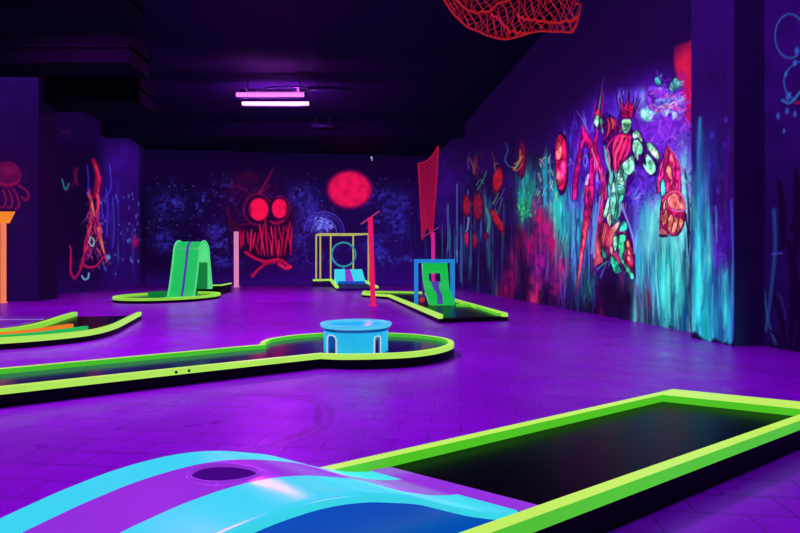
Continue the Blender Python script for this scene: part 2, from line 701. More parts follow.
def painted_wall(name, A, B, z0, z1, ts, nz, painter, parts=None, zgrid=None):
    """wall from A to B (XY points) built as a fine grid that carries its paint; named figures become children"""
    A, B = np.array(A[:2], float), np.array(B[:2], float)
    ts = np.asarray(ts)
    zs = np.linspace(z0, z1, nz) if zgrid is None else np.asarray(zgrid)
    nz = len(zs)
    nt = len(ts)
    T, Z = np.meshgrid(ts, zs, indexing='ij')
    X = A[0] + (B[0] - A[0]) * T
    Y = A[1] + (B[1] - A[1]) * T
    Yc = np.maximum(Y, 0.3)
    px = (CX + F * X / Yc).ravel()
    py = (CY - F * (Z - CAMZ) / Yc).ravel()
    cv = Canvas(px, py)
    painter(cv, T.ravel(), Z.ravel())
    co = np.stack([X.ravel(), Y.ravel(), Z.ravel()], 1)
    i = np.arange(nt - 1)[:, None]
    j = np.arange(nz - 1)[None, :]
    a = (i * nz + j).ravel()
    quads = np.stack([a, a + nz, a + nz + 1, a + 1], 1)
    face_owner = np.zeros(len(quads), int)
    names = list(cv.masks)
    for k, nm in enumerate(names):
        fm = cv.masks[nm][quads].mean(1)
        face_owner[fm > 0.5] = k + 1
    colr = np.concatenate([lin(np.clip(cv.c, 0, 255)), np.ones((len(co), 1))], 1)

    def build(nm, q, parent):
        used, inv = np.unique(q, return_inverse=True)
        q2 = inv.reshape(q.shape)
        me = bpy.data.meshes.new(nm)
        me.vertices.add(len(used))
        me.vertices.foreach_set('co', co[used].astype(np.float32).ravel())
        me.loops.add(q2.size)
        me.loops.foreach_set('vertex_index', q2.astype(np.int32).ravel())
        me.polygons.add(len(q2))
        me.polygons.foreach_set('loop_start', (np.arange(len(q2)) * 4).astype(np.int32))
        me.update(calc_edges=True)
        at = me.color_attributes.new('paint', 'FLOAT_COLOR', 'POINT')
        at.data.foreach_set('color', colr[used].astype(np.float32).ravel())
        me.materials.append(M_PAINT)
        me.validate()
        o = bpy.data.objects.new(nm, me)
        C.objects.link(o)
        o.parent = parent
        return o

    w = struct(build(name, quads[face_owner == 0], None))
    for k, nm in enumerate(names):
        q = quads[face_owner == k + 1]
        if len(q):
            o = build(nm, q, w)
            if parts and nm in parts:
                o['label'] = parts[nm]
    return w


def ts_for(A, B, xs):
    """parameters along A-B at which the wall crosses the given directions"""
    out = []
    for x in xs:
        k = (x - CX) / F
        den = (B[0] - A[0]) - k * (B[1] - A[1])
        out.append((k * A[1] - A[0]) / den)
    return np.array(out)


# ================================================================== ROOM
H = 3.92
SL = -0.1136                                  # the side walls lean this much in X per metre of depth


def xr(d, off=0.0):
    return 2.9496 + off + SL * d


def xl(d):
    return -5.55 + SL * d


RC = (xr(16.3), 16.3)                         # right back corner
LC = (xl(15.35), 15.35)                       # left back corner

bm = bmesh.new()
v = [bm.verts.new(p) for p in ((-16, -3, 0), (8, -3, 0), (8, 20, 0), (-16, 20, 0))]
bm.faces.new(v)
struct(obj('floor', bm, M_FLOOR))
bm = bmesh.new()
add_box(bm, (-16, -3, H), (8, 20, H + 0.1))
struct(obj('ceiling', bm, M_CEIL))


# ---------------------------------------------------------------- right wall mural
def paint_right(cv, T, Z):
    x, y = cv.x, cv.y
    cv.all(np.ones(len(x)), (17, 4, 48))
    nz = fbm(x * 0.05, y * 0.05, 2)
    cv.all(0.7 * sstep(0.3, 0.7, nz) * sstep(110, 200, y), (34, 8, 92))
    # violet clouds round the king
    cv.blob(446, 185, 14, 40, (46, 10, 110), 0.8, 0.4)
    cv.blob(640, 150, 55, 75, (74, 12, 176), 0.95, 0.35, 0.06)
    cv.blob(590, 150, 30, 60, (62, 10, 160), 0.8, 0.4, 0.07, seed=8)
    cv.blob(640, 215, 30, 50, (44, 8, 150), 0.85, 0.3, 0.06, seed=4)
    cv.blob(668, 140, 26, 40, (88, 14, 190), 0.85, 0.4, 0.08, seed=6)
    # marbled smoke
    for k in range(46):
        rx, ry = random.uniform(632, 690), random.uniform(92, 178)
        pts = [(rx, ry)]
        a = random.uniform(0, 6.3)
        for q in range(5):
            a += random.uniform(-0.9, 0.9)
            pts.append((pts[-1][0] + 4.5 * math.cos(a), pts[-1][1] + 4.5 * math.sin(a)))
        cv.stroke(pts, random.uniform(0.8, 2.2), random.choice([(140, 40, 220), (176, 80, 236), (112, 26, 214), (90, 60, 230), (48, 4, 120)]),
                  0.8, random.uniform(0.4, 0.8), taper='both')
    for k in range(40):
        rx, ry = random.uniform(568, 606), random.uniform(95, 240)
        h = random.uniform(10, 34)
        cv.stroke([(rx, ry), (rx + random.uniform(-2, 2), ry + h * 0.5), (rx + random.uniform(-3, 3), ry + h)], random.uniform(0.8, 2.0),
                  random.choice([(96, 40, 220), (120, 90, 240), (40, 6, 120), (70, 110, 230)]), 0.7, 0.7, taper='both')
    # floor of the picture: teal drips
    cv.drips(436, 500, 180, 296, (30, 110, 128), 0.75, 0.62, 0.02, 0.52, 11)
    cv.drips(438, 480, 205, 300, (60, 150, 176), 0.6, 0.9, 0.015, 0.6, 12)
    cv.drips(480, 560, 190, 300, (24, 110, 110), 0.6, 0.7, 0.02, 0.5, 13)
    for bx, y0, y1 in ((457, 184, 262), (448, 205, 250), (461, 225, 282), (481, 215, 240), (468, 190, 230)):
        cv.stroke([(bx, y0), (bx, y1)], 1.0, (66, 130, 190), 0.5, 0.75, smooth=False)
    cv.blob(528, 190, 12, 26, (20, 128, 118), 0.85, 0.5, 0.3, 0.03)
    cv.drips(518, 558, 150, 235, (30, 150, 170), 0.85, 0.5, 0.02, 0.42, 15)
    cv.drips(540, 566, 180, 300, (36, 120, 190), 0.7, 0.6, 0.02, 0.5, 16)
    cv.blob(562, 225, 10, 44, (14, 158, 150), 0.95, 0.4, 0.4, 0.02, 17)
    cv.blob(556, 205, 9, 20, (20, 180, 160), 0.8, 0.3, 0.4, 0.02, 18)
    cv.blob(579, 235, 8, 50, (22, 150, 176), 0.9, 0.5, 0.5, 0.02, 19)
    cv.drips(566, 606, 180, 300, (70, 190, 210), 0.8, 0.6, 0.015, 0.5, 20)
    cv.drips(552, 604, 205, 315, (12, 40, 90), 0.75, 0.5, 0.015, 0.55, 21)
    cv.drips(590, 606, 205, 270, (130, 120, 230), 0.8, 0.6, 0.015, 0.45, 23)
    # right of the legs: bright curtain
    cv.blob(664, 262, 26, 60, (18, 150, 160), 0.95, 0.25, 0.3, 0.02, 24)
    cv.blob(642, 258, 10, 44, (16, 140, 150), 0.9, 0.35, 0.4, 0.02, 25)
    cv.blob(684, 200, 9, 40, (120, 214, 240), 0.95, 0.2, 0.4, 0.03, 26)
    cv.blob(662, 214, 14, 22, (110, 220, 226), 0.85, 0.2, 0.3, 0.04, 27)
    cv.blob(684, 168, 6, 22, (96, 150, 236), 0.85, 0.4, 0.4, 0.04, 27)
    cv.drips(630, 692, 190, 338, (90, 226, 214), 0.8, 0.42, 0.012, 0.5, 28)
    cv.drips(634, 692, 215, 345, (6, 70, 130), 0.75, 0.36, 0.012, 0.52, 29)
    cv.drips(632, 692, 235, 330, (150, 244, 226), 0.6, 0.7, 0.012, 0.62, 30)
    for k in range(26):
        a = random.uniform(634, 690)
        b = random.uniform(215, 300)
        cv.stroke([(a, b), (a + random.uniform(-1.5, 1.5), b + 12), (a + random.uniform(-3, 3), b + random.uniform(20, 38))], 0.9,
                  random.choice([(140, 235, 235), (40, 130, 200), (20, 60, 130), (90, 200, 240)]), 0.5, 0.6, taper='both')
    for pts in ([(664, 255), (661, 280), (664, 305), (667, 322)], [(678, 250), (674, 270), (679, 290), (676, 318)]):
        cv.stroke(pts, 1.2, (150, 226, 240), 0.6, 0.7)
    cv.blob(664, 250, 20, 46, (34, 176, 182), 0.7, 0.5, 0.35, 0.02, 61)
    cv.blob(672, 300, 14, 26, (30, 180, 176), 0.8, 0.5, 0.35, 0.02, 62)
    cv.blob(640, 268, 7, 30, (24, 170, 176), 0.8, 0.5, 0.5, 0.02, 63)
    cv.blob(562, 218, 8, 30, (24, 186, 172), 0.8, 0.4, 0.5, 0.02, 64)
    cv.blob(556, 206, 5, 24, (40, 200, 180), 0.7, 0.5, 0.6, 0.02, 65)
    cv.drips(552, 572, 170, 280, (60, 214, 200), 0.75, 0.7, 0.014, 0.5, 66)
    cv.drips(572, 604, 175, 290, (110, 150, 240), 0.75, 0.7, 0.016, 0.5, 67)
    cv.drips(630, 660, 170, 250, (70, 60, 220), 0.75, 0.6, 0.018, 0.45, 68)
    for k in range(70):
        a = random.uniform(566, 604)
        b = random.uniform(150, 250)
        cv.stroke([(a, b), (a + random.uniform(-1, 1), b + random.uniform(12, 40))], random.uniform(0.7, 1.6),
                  random.choice([(120, 120, 246), (70, 60, 220), (90, 190, 236), (28, 8, 100), (150, 90, 240)]), 0.5, 0.7, taper='both')
    for k in range(80):
        rx, ry = random.uniform(628, 690), random.uniform(96, 200)
        pts = [(rx, ry)]
        a = random.uniform(0, 6.3)
        for q in range(5):
            a += random.uniform(-1.1, 1.1)
            pts.append((pts[-1][0] + 3.2 * math.cos(a), pts[-1][1] + 3.6 * math.sin(a)))
        cv.stroke(pts, random.uniform(0.8, 2.4), random.choice([(150, 50, 230), (190, 100, 240), (120, 30, 220), (100, 80, 240), (40, 4, 110), (60, 10, 150)]),
                  0.7, random.uniform(0.5, 0.9), taper='both')
    cv.blob(645, 165, 20, 40, (92, 26, 206), 0.6, 0.5, 0.12, 0.1, 78)
    cv.blob(662, 110, 24, 22, (110, 40, 216), 0.6, 0.5, 0.14, 0.14, 79)
    cv.blob(600, 130, 14, 34, (84, 30, 210), 0.7, 0.5, 0.15, 0.1, 71)
    cv.blob(574, 168, 12, 40, (64, 24, 190), 0.6, 0.6, 0.2, 0.06, 72)
    cv.blob(655, 128, 26, 26, (128, 40, 224), 0.6, 0.6, 0.14, 0.14, 73)
    cv.blob(684, 205, 5, 46, (130, 226, 244), 0.8, 0.3, 0.4, 0.03, 74)
    cv.blob(655, 228, 10, 20, (96, 220, 226), 0.7, 0.4, 0.4, 0.04, 75)
    cv.drips(634, 692, 225, 340, (8, 60, 120), 0.7, 0.5, 0.012, 0.58, 76)
    cv.drips(634, 692, 225, 335, (110, 244, 226), 0.75, 0.55, 0.012, 0.56, 77)
    # little drawn arcs beside the arm
    for cx, cy in ((641, 195), (640, 209), (639, 218), (643, 225), (641, 230)):
        cv.ring(cx, cy, 2.6, 1.9, 0.9, (96, 130, 240), 0.85)
    for a in (633, 637, 645, 649):
        cv.stroke([(a, 190), (a + 0.5, 245)], 1.0, (84, 110, 236), 0.6, 0.6, smooth=False)
    # pink & magenta rock
    for cx, cy, rx, ry, c in ((507, 285, 7, 12, (140, 8, 70)), (514, 266, 6, 16, (120, 8, 80)), (530, 246, 7, 14, (150, 12, 92)),
                              (539, 216, 6, 16, (196, 24, 92)), (546, 232, 6, 14, (176, 18, 120)), (535, 288, 6, 16, (176, 20, 96)),
                              (541, 262, 7, 18, (140, 10, 130)), (554, 284, 5, 22, (150, 10, 110)), (563, 262, 5, 18, (176, 20, 104)),
                              (520, 236, 5, 16, (110, 8, 60)), (552, 240, 5, 18, (170, 16, 96)), (500, 292, 5, 8, (120, 10, 60)),
                              (533, 300, 5, 6, (190, 30, 100)), (644, 280, 5, 14, (210, 30, 130)), (636, 292, 8, 14, (120, 8, 90)),
                              (600, 298, 4, 14, (130, 8, 90)), (601, 312, 3, 8, (150, 10, 80)), (621, 284, 3, 14, (110, 40, 110)),
                              (650, 296, 5, 12, (170, 16, 96))):
        cv.blob(cx, cy, rx, ry, c, 0.9, 0.65, 0.35, 0.16, int(cx))
    cv.drips(530, 570, 195, 300, (220, 50, 110), 0.55, 0.5, 0.02, 0.58, 31)
    cv.drips(536, 560, 200, 260, (240, 120, 90), 0.6, 0.5, 0.03, 0.66, 32)
    # dark rocks at the foot of the picture
    for cx, cy, rx, ry in ((607, 296, 14, 18), (628, 304, 16, 18), (590, 304, 10, 14), (523, 272, 5, 22), (548, 300, 8, 12), (645, 318, 14, 10), (575, 312, 10, 8)):
        cv.blob(cx, cy, rx, ry, (14, 3, 30), 0.9, 0.4, 0.2, 0.1, int(cy))
    cv.blob(588, 288, 6, 14, (20, 130, 130), 0.8, 0.6, 0.5, 0.1, 4)
    # green splash
    for k in range(30):
        a, b = random.gauss(526, 4.5), random.gauss(205, 7)
        cv.stroke([(a, b), (a + random.uniform(-4, 4), b + random.uniform(-5, 5))], random.uniform(0.8, 2.2),
                  random.choice([(40, 214, 90), (24, 176, 100), (60, 230, 120)]), 0.5, 0.8, smooth=False)
    # jagged black crack near the pillar
    cv.fill([(683, 248), (687, 262), (690, 270), (690, 300), (687, 285), (684, 268)], (8, 2, 24))
    cv.stroke([(685, 170), (687, 190), (689, 215), (688, 240), (690, 262)], 2.4, (10, 4, 50), 0.7, 0.9)
    cv.fill([(668, 324), (680, 330), (700, 337), (700, 352), (660, 336)], (10, 3, 30), 1.0)
    # red corner block
    cv.fill([(674, 46), (692, 40), (692, 92), (690, 130), (684, 118), (678, 84), (674, 62)], (200, 14, 74), 2.0, 0.9)
    cv.blob(684, 62, 7, 16, (230, 30, 70), 0.6, 0.4)
    cv.fill([(677, 73), (685, 71), (686, 98), (680, 92)], (150, 24, 150), 1.4, 0.55)

    cv.brush(300, box=(556, 100, 608, 300), length=(8, 26), width=(0.6, 1.5), spread=7, curl=0.08, lo=0.45, hi=1.7, alpha=0.7, sky=[(110, 90, 240), (70, 30, 210), (90, 190, 230), (24, 4, 90)], feather=0.6)
    cv.brush(330, box=(628, 90, 692, 205), length=(5, 14), width=(0.9, 2.6), spread=180, curl=0.8, lo=0.5, hi=1.6, alpha=0.7, sky=[(176, 90, 246), (120, 60, 240), (50, 6, 120), (110, 120, 246)], feather=0.9)
    cv.brush(190, box=(630, 200, 692, 335), length=(18, 50), width=(2.5, 5.5), spread=3, curl=0.03, lo=0.5, hi=1.5, alpha=0.55, sky=[(130, 240, 232), (10, 50, 120), (50, 200, 206), (6, 90, 140)], feather=2.0)
    cv.brush(170, box=(632, 205, 692, 335), length=(14, 44), width=(0.7, 1.6), spread=4, curl=0.06, lo=0.5, hi=1.5, alpha=0.6, sky=[(160, 246, 240), (10, 60, 130), (60, 200, 210)], feather=0.7)
    cv.brush(300, box=(480, 180, 566, 300), length=(6, 22), width=(0.6, 2.2), spread=6, curl=0.06, lo=0.4, hi=1.6, alpha=0.65, feather=0.8)
    cv.brush(220, box=(436, 180, 500, 290), length=(6, 26), width=(0.5, 1.1), spread=3, curl=0.03, lo=0.4, hi=1.7, alpha=0.6)
    cv.brush(120, box=(520, 150, 556, 215), length=(2, 8), width=(0.6, 1.2), spread=60, lo=0.5, hi=1.9, alpha=0.7)
    for cx, cy, rx, ry in ((660, 222, 10, 22), (682, 196, 5, 30), (648, 236, 6, 20), (676, 240, 6, 24)):
        cv.blob(cx, cy, rx, ry, (124, 236, 234), 0.6, 0.4, 0.3, 0.04, cx)
    cv.shade = 0.4
    # ------------------------------------------------ red bulbs on the vines
    K = Q(455, 130, 4.4375)
    cv.begin('painted_bulbs')
    R1 = (150, 16, 34)
    for cx, cy, rx, ry, rot, c in ((90, 158, 13, 52, 0.05, (110, 14, 50)), (190, 220, 26, 58, 0.12, (186, 24, 36)), (296, 128, 20, 90, 0.0, (134, 12, 52)),
                                   (52, 335, 19, 50, 0.0, (176, 20, 44)), (102, 338, 24, 64, 0.0, (168, 16, 44)), (188, 402, 17, 62, -0.5, (196, 26, 40)),
                                   (52, 480, 10, 36, 0.0, (206, 20, 90)), (88, 490, 11, 40, 0.0, (150, 14, 52)), (140, 470, 9, 20, 0, (130, 14, 40))):
        p = K((cx, cy))[0]
        cv.ell(p[0], p[1], rx / 4.44, ry / 4.44, (24, 4, 30), 0.12, 1.0, rot)
        cv.ell(p[0], p[1], rx / 4.44 * 0.82, ry / 4.44 * 0.88, c, 0.3, 0.85, rot, 0.45, 0.3, int(cx))
    cv.end()
    cv.brush(100, mask='painted_bulbs', length=(2, 6), width=(0.6, 1.2), spread=40, lo=0.5, hi=1.4, alpha=0.7)
    cv.ell(*K((280, 130))[0], 2.2, 13, (40, 8, 60), 0.4, 0.8)
    for pts, c, w in (([(60, 170), (58, 120), (75, 100)], (120, 50, 160), 1.0), ([(66, 130), (80, 160), (84, 190)], (110, 120, 60), 1.2),
                      ([(100, 265), (120, 230), (140, 185)], (36, 110, 100), 1.4), ([(95, 245), (112, 220), (128, 240)], (60, 110, 110), 1.0),
                      ([(180, 180), (175, 150), (190, 150)], (120, 90, 60), 1.2), ([(165, 100), (172, 130), (180, 150)], (96, 40, 60), 1.0),
                      ([(225, 60), (235, 90), (222, 130), (240, 160), (262, 165)], (40, 74, 150), 1.6),
                      ([(262, 175), (280, 150), (295, 120)], (120, 150, 70), 2.2), ([(265, 150), (285, 135), (290, 90)], (170, 90, 60), 1.6),
                      ([(255, 165), (275, 180), (300, 150)], (190, 70, 60), 1.4), ([(165, 330), (185, 300), (190, 280)], (70, 120, 70), 1.2),
                      ([(140, 350), (150, 400), (145, 450)], (70, 130, 100), 2.2), ([(180, 350), (190, 370), (210, 300)], (70, 100, 90), 1.0),
                      ([(220, 260), (205, 290), (180, 330)], (70, 60, 140), 1.2), ([(62, 390), (56, 430), (50, 450)], (150, 130, 190), 1.3)):
        cv.stroke(K(*pts), w, c, 0.5, 0.8)
    for k in range(60):
        a, b = random.uniform(468, 484), random.uniform(150, 240)
        cv.stroke([(a, b), (a + random.uniform(-2, 2), b + random.uniform(2, 7))], 0.8, random.choice([(60, 30, 110), (30, 70, 90), (90, 40, 60)]), 0.5, 0.5, smooth=False)
    for k in range(36):
        a, b = random.uniform(538, 556), random.uniform(155, 205)
        cv.stroke([(a, b), (a + random.uniform(-3, 3), b + random.uniform(1, 8))], 0.9,
                  random.choice([(120, 190, 190), (60, 120, 210), (170, 90, 160), (90, 60, 200), (190, 210, 160)]), 0.5, 0.8, smooth=False)

    # ------------------------------------------------ red mask
    J = Q(540, 120, 6.66)
    cv.begin('painted_mask')
    cv.fill(J((105, 120), (130, 80), (160, 95), (182, 160), (188, 260), (186, 400), (165, 480), (135, 500), (112, 440), (100, 330), (94, 210)), (26, 2, 50), 0.9, smooth=True)
    cv.fill(J((110, 130), (132, 98), (158, 120), (174, 180), (178, 280), (176, 380), (158, 450), (132, 462), (114, 400), (106, 300), (102, 210)), (226, 18, 78), 0.7, smooth=True)
    cv.fill(J((112, 190), (126, 150), (140, 180), (142, 240), (126, 262), (112, 250)), (255, 126, 120), 1.0, smooth=True)
    cv.fill(J((140, 290), (160, 270), (165, 330), (155, 390), (140, 380)), (246, 60, 150), 1.0, smooth=True)
    cv.fill(J((112, 350), (128, 340), (138, 400), (128, 425), (114, 410)), (255, 90, 100), 0.8, smooth=True)
    cv.stroke(J((108, 268), (126, 272), (140, 262)), 1.2, (110, 0, 60), 0.4)
    cv.stroke(J((112, 320), (124, 312), (136, 330)), 1.0, (130, 0, 70), 0.4)
    cv.stroke(J((112, 432), (130, 440), (150, 420)), 1.0, (120, 0, 60), 0.4)
    cv.end()
    cv.brush(34, mask='painted_mask', length=(3, 9), width=(0.8, 1.8), spread=25, lo=0.75, hi=1.3, alpha=0.5, feather=0.8)
    cv.ring(*J((232, 40))[0], 2, 4, 0.9, (70, 60, 190), 0.7)
    cv.stroke(J((160, 60), (190, 120), (205, 170)), 2.0, (80, 30, 150), 0.9, 0.6)
    cv.stroke(J((180, 300), (205, 290), (200, 260), (225, 300)), 1.0, (130, 90, 230), 0.5, 0.8)

    # ------------------------------------------------ pink trident
    Hh = Q(570, 110, 5.92)
    for pts in (Hh((30, 460), (44, 300), (76, 120), (110, 160), (150, 220), (190, 340), (212, 470)), Hh((120, 520), (140, 380), (150, 250)), Hh((112, 420), (100, 520), (96, 600))):
        cv.stroke(pts, 7.0, (150, 20, 170), 3.0, 0.55)
    cv.begin('painted_trident')
    PK = (214, 16, 118)
    DK = (28, 2, 70)
    cv.fill(Hh((50, 20), (75, 95), (110, 150), (140, 200), (152, 140), (165, 60), (176, 60), (168, 150), (160, 230), (190, 330), (215, 420), (225, 533), (205, 533),
               (190, 430), (160, 350), (140, 380), (132, 533), (90, 533), (84, 480), (110, 400), (118, 330), (112, 240), (92, 190), (72, 230), (58, 330), (44, 440), (38, 533), (12, 533), (20, 400), (44, 280), (66, 180), (70, 110)),
            PK, 0.8, outline=DK, ow=1.1)
    cv.fill(Hh((95, 205), (112, 250), (116, 320), (104, 380), (82, 420), (66, 380), (72, 290), (82, 220)), (60, 24, 170), 0.6, smooth=True, outline=DK, ow=0.9)
    cv.ell(*Hh((92, 300))[0], 2.4, 7.0, (118, 110, 232), 0.3)
    cv.ell(*Hh((90, 300))[0], 1.2, 4.0, (70, 16, 180), 0.3)
    cv.fill(Hh((155, 360), (175, 400), (180, 470), (165, 520), (148, 470), (146, 400)), (84, 40, 200), 0.6, smooth=True, outline=DK, ow=0.8)
    cv.ell(*Hh((160, 400))[0], 1.4, 5.0, (150, 130, 240), 0.3)
    cv.stroke(Hh((130, 230), (150, 290), (182, 370)), 1.0, (236, 190, 236), 0.5, 0.9)
    cv.fill(Hh((95, 400), (112, 380), (106, 440), (90, 460)), (220, 150, 230), 0.8, smooth=True)
    cv.stroke(Hh((40, 5), (90, 80), (118, 135), (140, 60), (150, 10)), 0.9, (120, 100, 240), 0.6, 0.8)
    Ii = Q(565, 190, 4.44)
    cv.fill(Ii((88, -20), (130, -20), (124, 60), (106, 150), (86, 270), (66, 390), (46, 470), (56, 380), (66, 260), (80, 140), (90, 60)), (222, 24, 96), 0.7, outline=(40, 4, 60), ow=1.0)
    cv.fill(Ii((90, 130), (100, 130), (80, 280), (62, 400), (52, 440), (66, 300)), (244, 84, 100), 0.8)
    cv.fill(Ii((158, -10), (170, -10), (172, 100), (150, 190), (134, 300), (120, 380), (132, 240), (148, 120)), (206, 20, 104), 0.7, outline=(40, 4, 60), ow=0.8)
    cv.fill(Ii((98, 20), (122, 10), (116, 90), (100, 110)), (176, 14, 110), 0.8)
    cv.stroke(Ii((100, 20), (110, 60), (100, 100)), 0.9, (60, 0, 80), 0.4)
    cv.stroke(Ii((112, 10), (120, 60), (112, 100)), 0.9, (60, 0, 80), 0.4)
    cv.end()
    cv.brush(120, mask='painted_trident', length=(4, 16), width=(0.6, 1.2), spread=12, curl=0.1, lo=0.6, hi=1.45, alpha=0.65, hue=24)
    cv.stroke(Ii((56, 130), (48, 220), (56, 330)), 1.8, (10, 50, 120), 0.7, 0.8)
    cv.stroke(Ii((140, 60), (130, 160), (118, 280)), 2.0, (90, 160, 230), 0.7, 0.8)
    cv.stroke(Ii((38, 60), (36, 200), (30, 300)), 1.6, (120, 160, 240), 0.7, 0.6)

    # ------------------------------------------------ the crowned king
    A_ = Q(590, 70, 8.883)
    B_ = Q(590, 120, 6.6625)
    C_ = Q(590, 190, 8.883)
    D_ = Q(590, 230, 8.883)
    E_ = Q(645, 140, 10.66)
    F_ = Q(645, 180, 8.883)
    INK = (22, 2, 50)
    MINT = (140, 234, 190)
    MINT2 = (60, 200, 170)
    CORAL = (240, 96, 110)
    # glow
    for pts, w in ((A_((250, 420), (240, 300), (270, 190)), 7), (A_((310, 300), (345, 200)), 8), (A_((360, 330), (400, 230), (430, 190)), 8), (A_((140, 410), (190, 390), (240, 440)), 5)):
        cv.stroke(pts, w, (84, 60, 226), 3.5, 0.6)
    cv.blob(*A_((470, 240))[0], 3.5, 8, (120, 150, 246), 0.9, 0.3)
    cv.blob(*A_((500, 390))[0], 6, 6, (110, 220, 236), 0.9, 0.3)
    for pts in (A_((260, 370), (250, 270), (262, 200)), A_((290, 330), (285, 240), (300, 190)), A_((385, 340), (395, 250), (410, 190)), A_((400, 380), (440, 290), (470, 200)), A_((330, 280), (338, 220), (352, 160))):
        cv.stroke(pts, 2.0, (150, 120, 246), 1.2, 0.75, taper='both')
    cv.begin('painted_king')
    cv.fill([(600, 116), (606, 112), (616, 118), (621, 112), (631, 112), (632, 130), (640, 131), (646, 143), (656, 146), (660, 158), (657, 175), (650, 178), (643, 168), (636, 165), (634, 178), (627, 190),
             (624, 214), (629, 222), (635, 250), (636, 278), (630, 280), (622, 266), (616, 262), (606, 268), (597, 276), (594, 268), (598, 240), (604, 222), (607, 200), (606, 178), (605, 160), (602, 140)], (44, 4, 92), 1.0, 0.95)
    cv.fill(Q(590, 120, 6.6625)((150, 330), (200, 300), (300, 230), (300, 340), (250, 370), (232, 440), (236, 500), (215, 540), (200, 640), (140, 700), (112, 640), (118, 520), (122, 420)), (70, 184, 158), 0.8, 0.9)
    cv.fill(Q(590, 230, 8.883)((110, 20), (250, 0), (330, 20), (340, 60), (370, 250), (384, 420), (300, 330), (262, 270), (236, 380), (190, 320), (170, 240), (110, 270), (60, 320), (60, 180)), (124, 22, 84), 0.8, 0.9)
    for k in range(46):
        a, b = random.uniform(600, 626), random.uniform(165, 245)
        cv.stroke([(a, b), (a + random.uniform(-1.5, 0.5), b + random.uniform(5, 16))], random.uniform(0.7, 1.3), random.choice([(150, 240, 210), (40, 130, 130), (226, 60, 130), (40, 4, 80), (236, 150, 160), (90, 210, 180)]), 0.4, 0.8, taper='both')
    # staff at his raised hand
    cv.fill(A_((100, 30), (130, 20), (112, 250), (100, 420), (92, 533), (40, 533), (30, 440), (50, 330), (80, 200)), (44, 8, 78), 0.8)
    cv.stroke(A_((118, 60), (100, 200), (84, 330)), 1.2, (120, 90, 170), 0.5, 0.9)
    cv.stroke(A_((112, 180), (116, 260), (100, 400), (92, 500)), 1.1, (186, 16, 70), 0.5, 0.9)
    cv.stroke(A_((50, 280), (40, 350), (30, 420)), 1.2, (170, 20, 110), 0.5, 0.9)
    cv.stroke(A_((92, 240), (82, 320), (70, 380)), 1.0, (60, 150, 150), 0.5, 0.9)
    cv.fill(A_((44, 380), (80, 350), (92, 400), (60, 430)), (200, 40, 50), 0.6)
    cv.fill(A_((30, 450), (60, 400), (86, 420), (70, 500), (50, 500)), (140, 210, 180), 0.6, smooth=True, outline=INK, ow=0.9)
    cv.fill(A_((84, 430), (112, 440), (132, 500), (140, 560), (110, 560), (96, 500)), (90, 200, 176), 0.6, smooth=True, outline=INK, ow=0.9)
    for k in range(20):
        a, b = random.uniform(604, 620), random.uniform(114, 138)
        cv.stroke([(a, b), (a + random.uniform(0, 4), b + random.uniform(4, 14))], 1.1, random.choice([(190, 26, 80), (120, 10, 96), (220, 70, 80), (50, 2, 80)]), 0.4, 0.85, taper='both')
    # hair / cape top
    cv.fill(B_((78, 40), (100, -10), (130, -20), (170, 0), (205, 40), (215, 85), (190, 120), (150, 110), (130, 150), (100, 130)), (70, 4, 86), 0.8)
    for pts, c in (([(118, -8), (128, 30), (124, 70), (112, 110)], (206, 52, 66)), ([(140, -14), (152, 20), (150, 60)], (226, 84, 70)), ([(156, -8), (168, 20), (164, 60)], (190, 40, 70)),
                   ([(160, 40), (172, 60), (168, 90)], (110, 16, 90)), ([(180, 20), (196, 50), (198, 80)], (120, 14, 96))):
        cv.stroke(B_(*pts), 2.2, c, 0.5, 0.95, taper='both')
    # crown
    cv.fill(A_((280, 420), (278, 370), (258, 250), (300, 330), (320, 300), (345, 170), (352, 290), (372, 320), (392, 220), (386, 360), (372, 425)), (150, 10, 72), 0.6, outline=INK, ow=1.0)
    cv.fill(A_((300, 350), (320, 320), (345, 310), (360, 330), (366, 390), (330, 400), (298, 395)), (196, 22, 84), 0.8)
    for pts in (A_((230, 180), (245, 300), (275, 420)), A_((282, 180), (292, 270), (310, 330)), A_((352, 130), (345, 220), (340, 290)), A_((420, 250), (400, 330), (380, 420)), A_((450, 250), (415, 340), (385, 420))):
        cv.stroke(pts, 1.3, INK, 0.4, 0.95, taper='both')
    for pts in (A_((296, 385), (330, 365), (366, 385)), A_((310, 350), (330, 335), (350, 350)), A_((320, 400), (335, 380), (350, 400))):
        cv.stroke(pts, 0.8, (70, 0, 50), 0.4)
    # face
    cv.fill(B_((212, 0), (240, -8), (272, 0), (274, 40), (258, 80), (236, 88), (216, 70), (210, 30)), (130, 226, 170), 0.5, smooth=True, outline=INK, ow=1.0)
    cv.fill(A_((288, 450), (322, 440), (330, 470), (318, 490), (290, 478)), (120, 236, 130), 0.6)
    cv.fill(A_((332, 470), (352, 440), (356, 470), (345, 490)), (110, 236, 150), 0.6)
    cv.stroke(A_((290, 478), (312, 488), (330, 500), (350, 480)), 1.1, INK, 0.4)
    cv.stroke(B_((238, 30), (236, 58), (244, 62)), 0.9, (40, 120, 110), 0.4)
    cv.stroke(B_((224, 72), (240, 68), (254, 72)), 1.0, INK, 0.4)
    # scarf
    cv.fill(B_((170, 110), (214, 92), (270, 96), (276, 150), (262, 220), (232, 270), (200, 300), (180, 350), (160, 330), (150, 240), (148, 170)), (196, 22, 96), 0.6, smooth=True, outline=INK, ow=1.2)
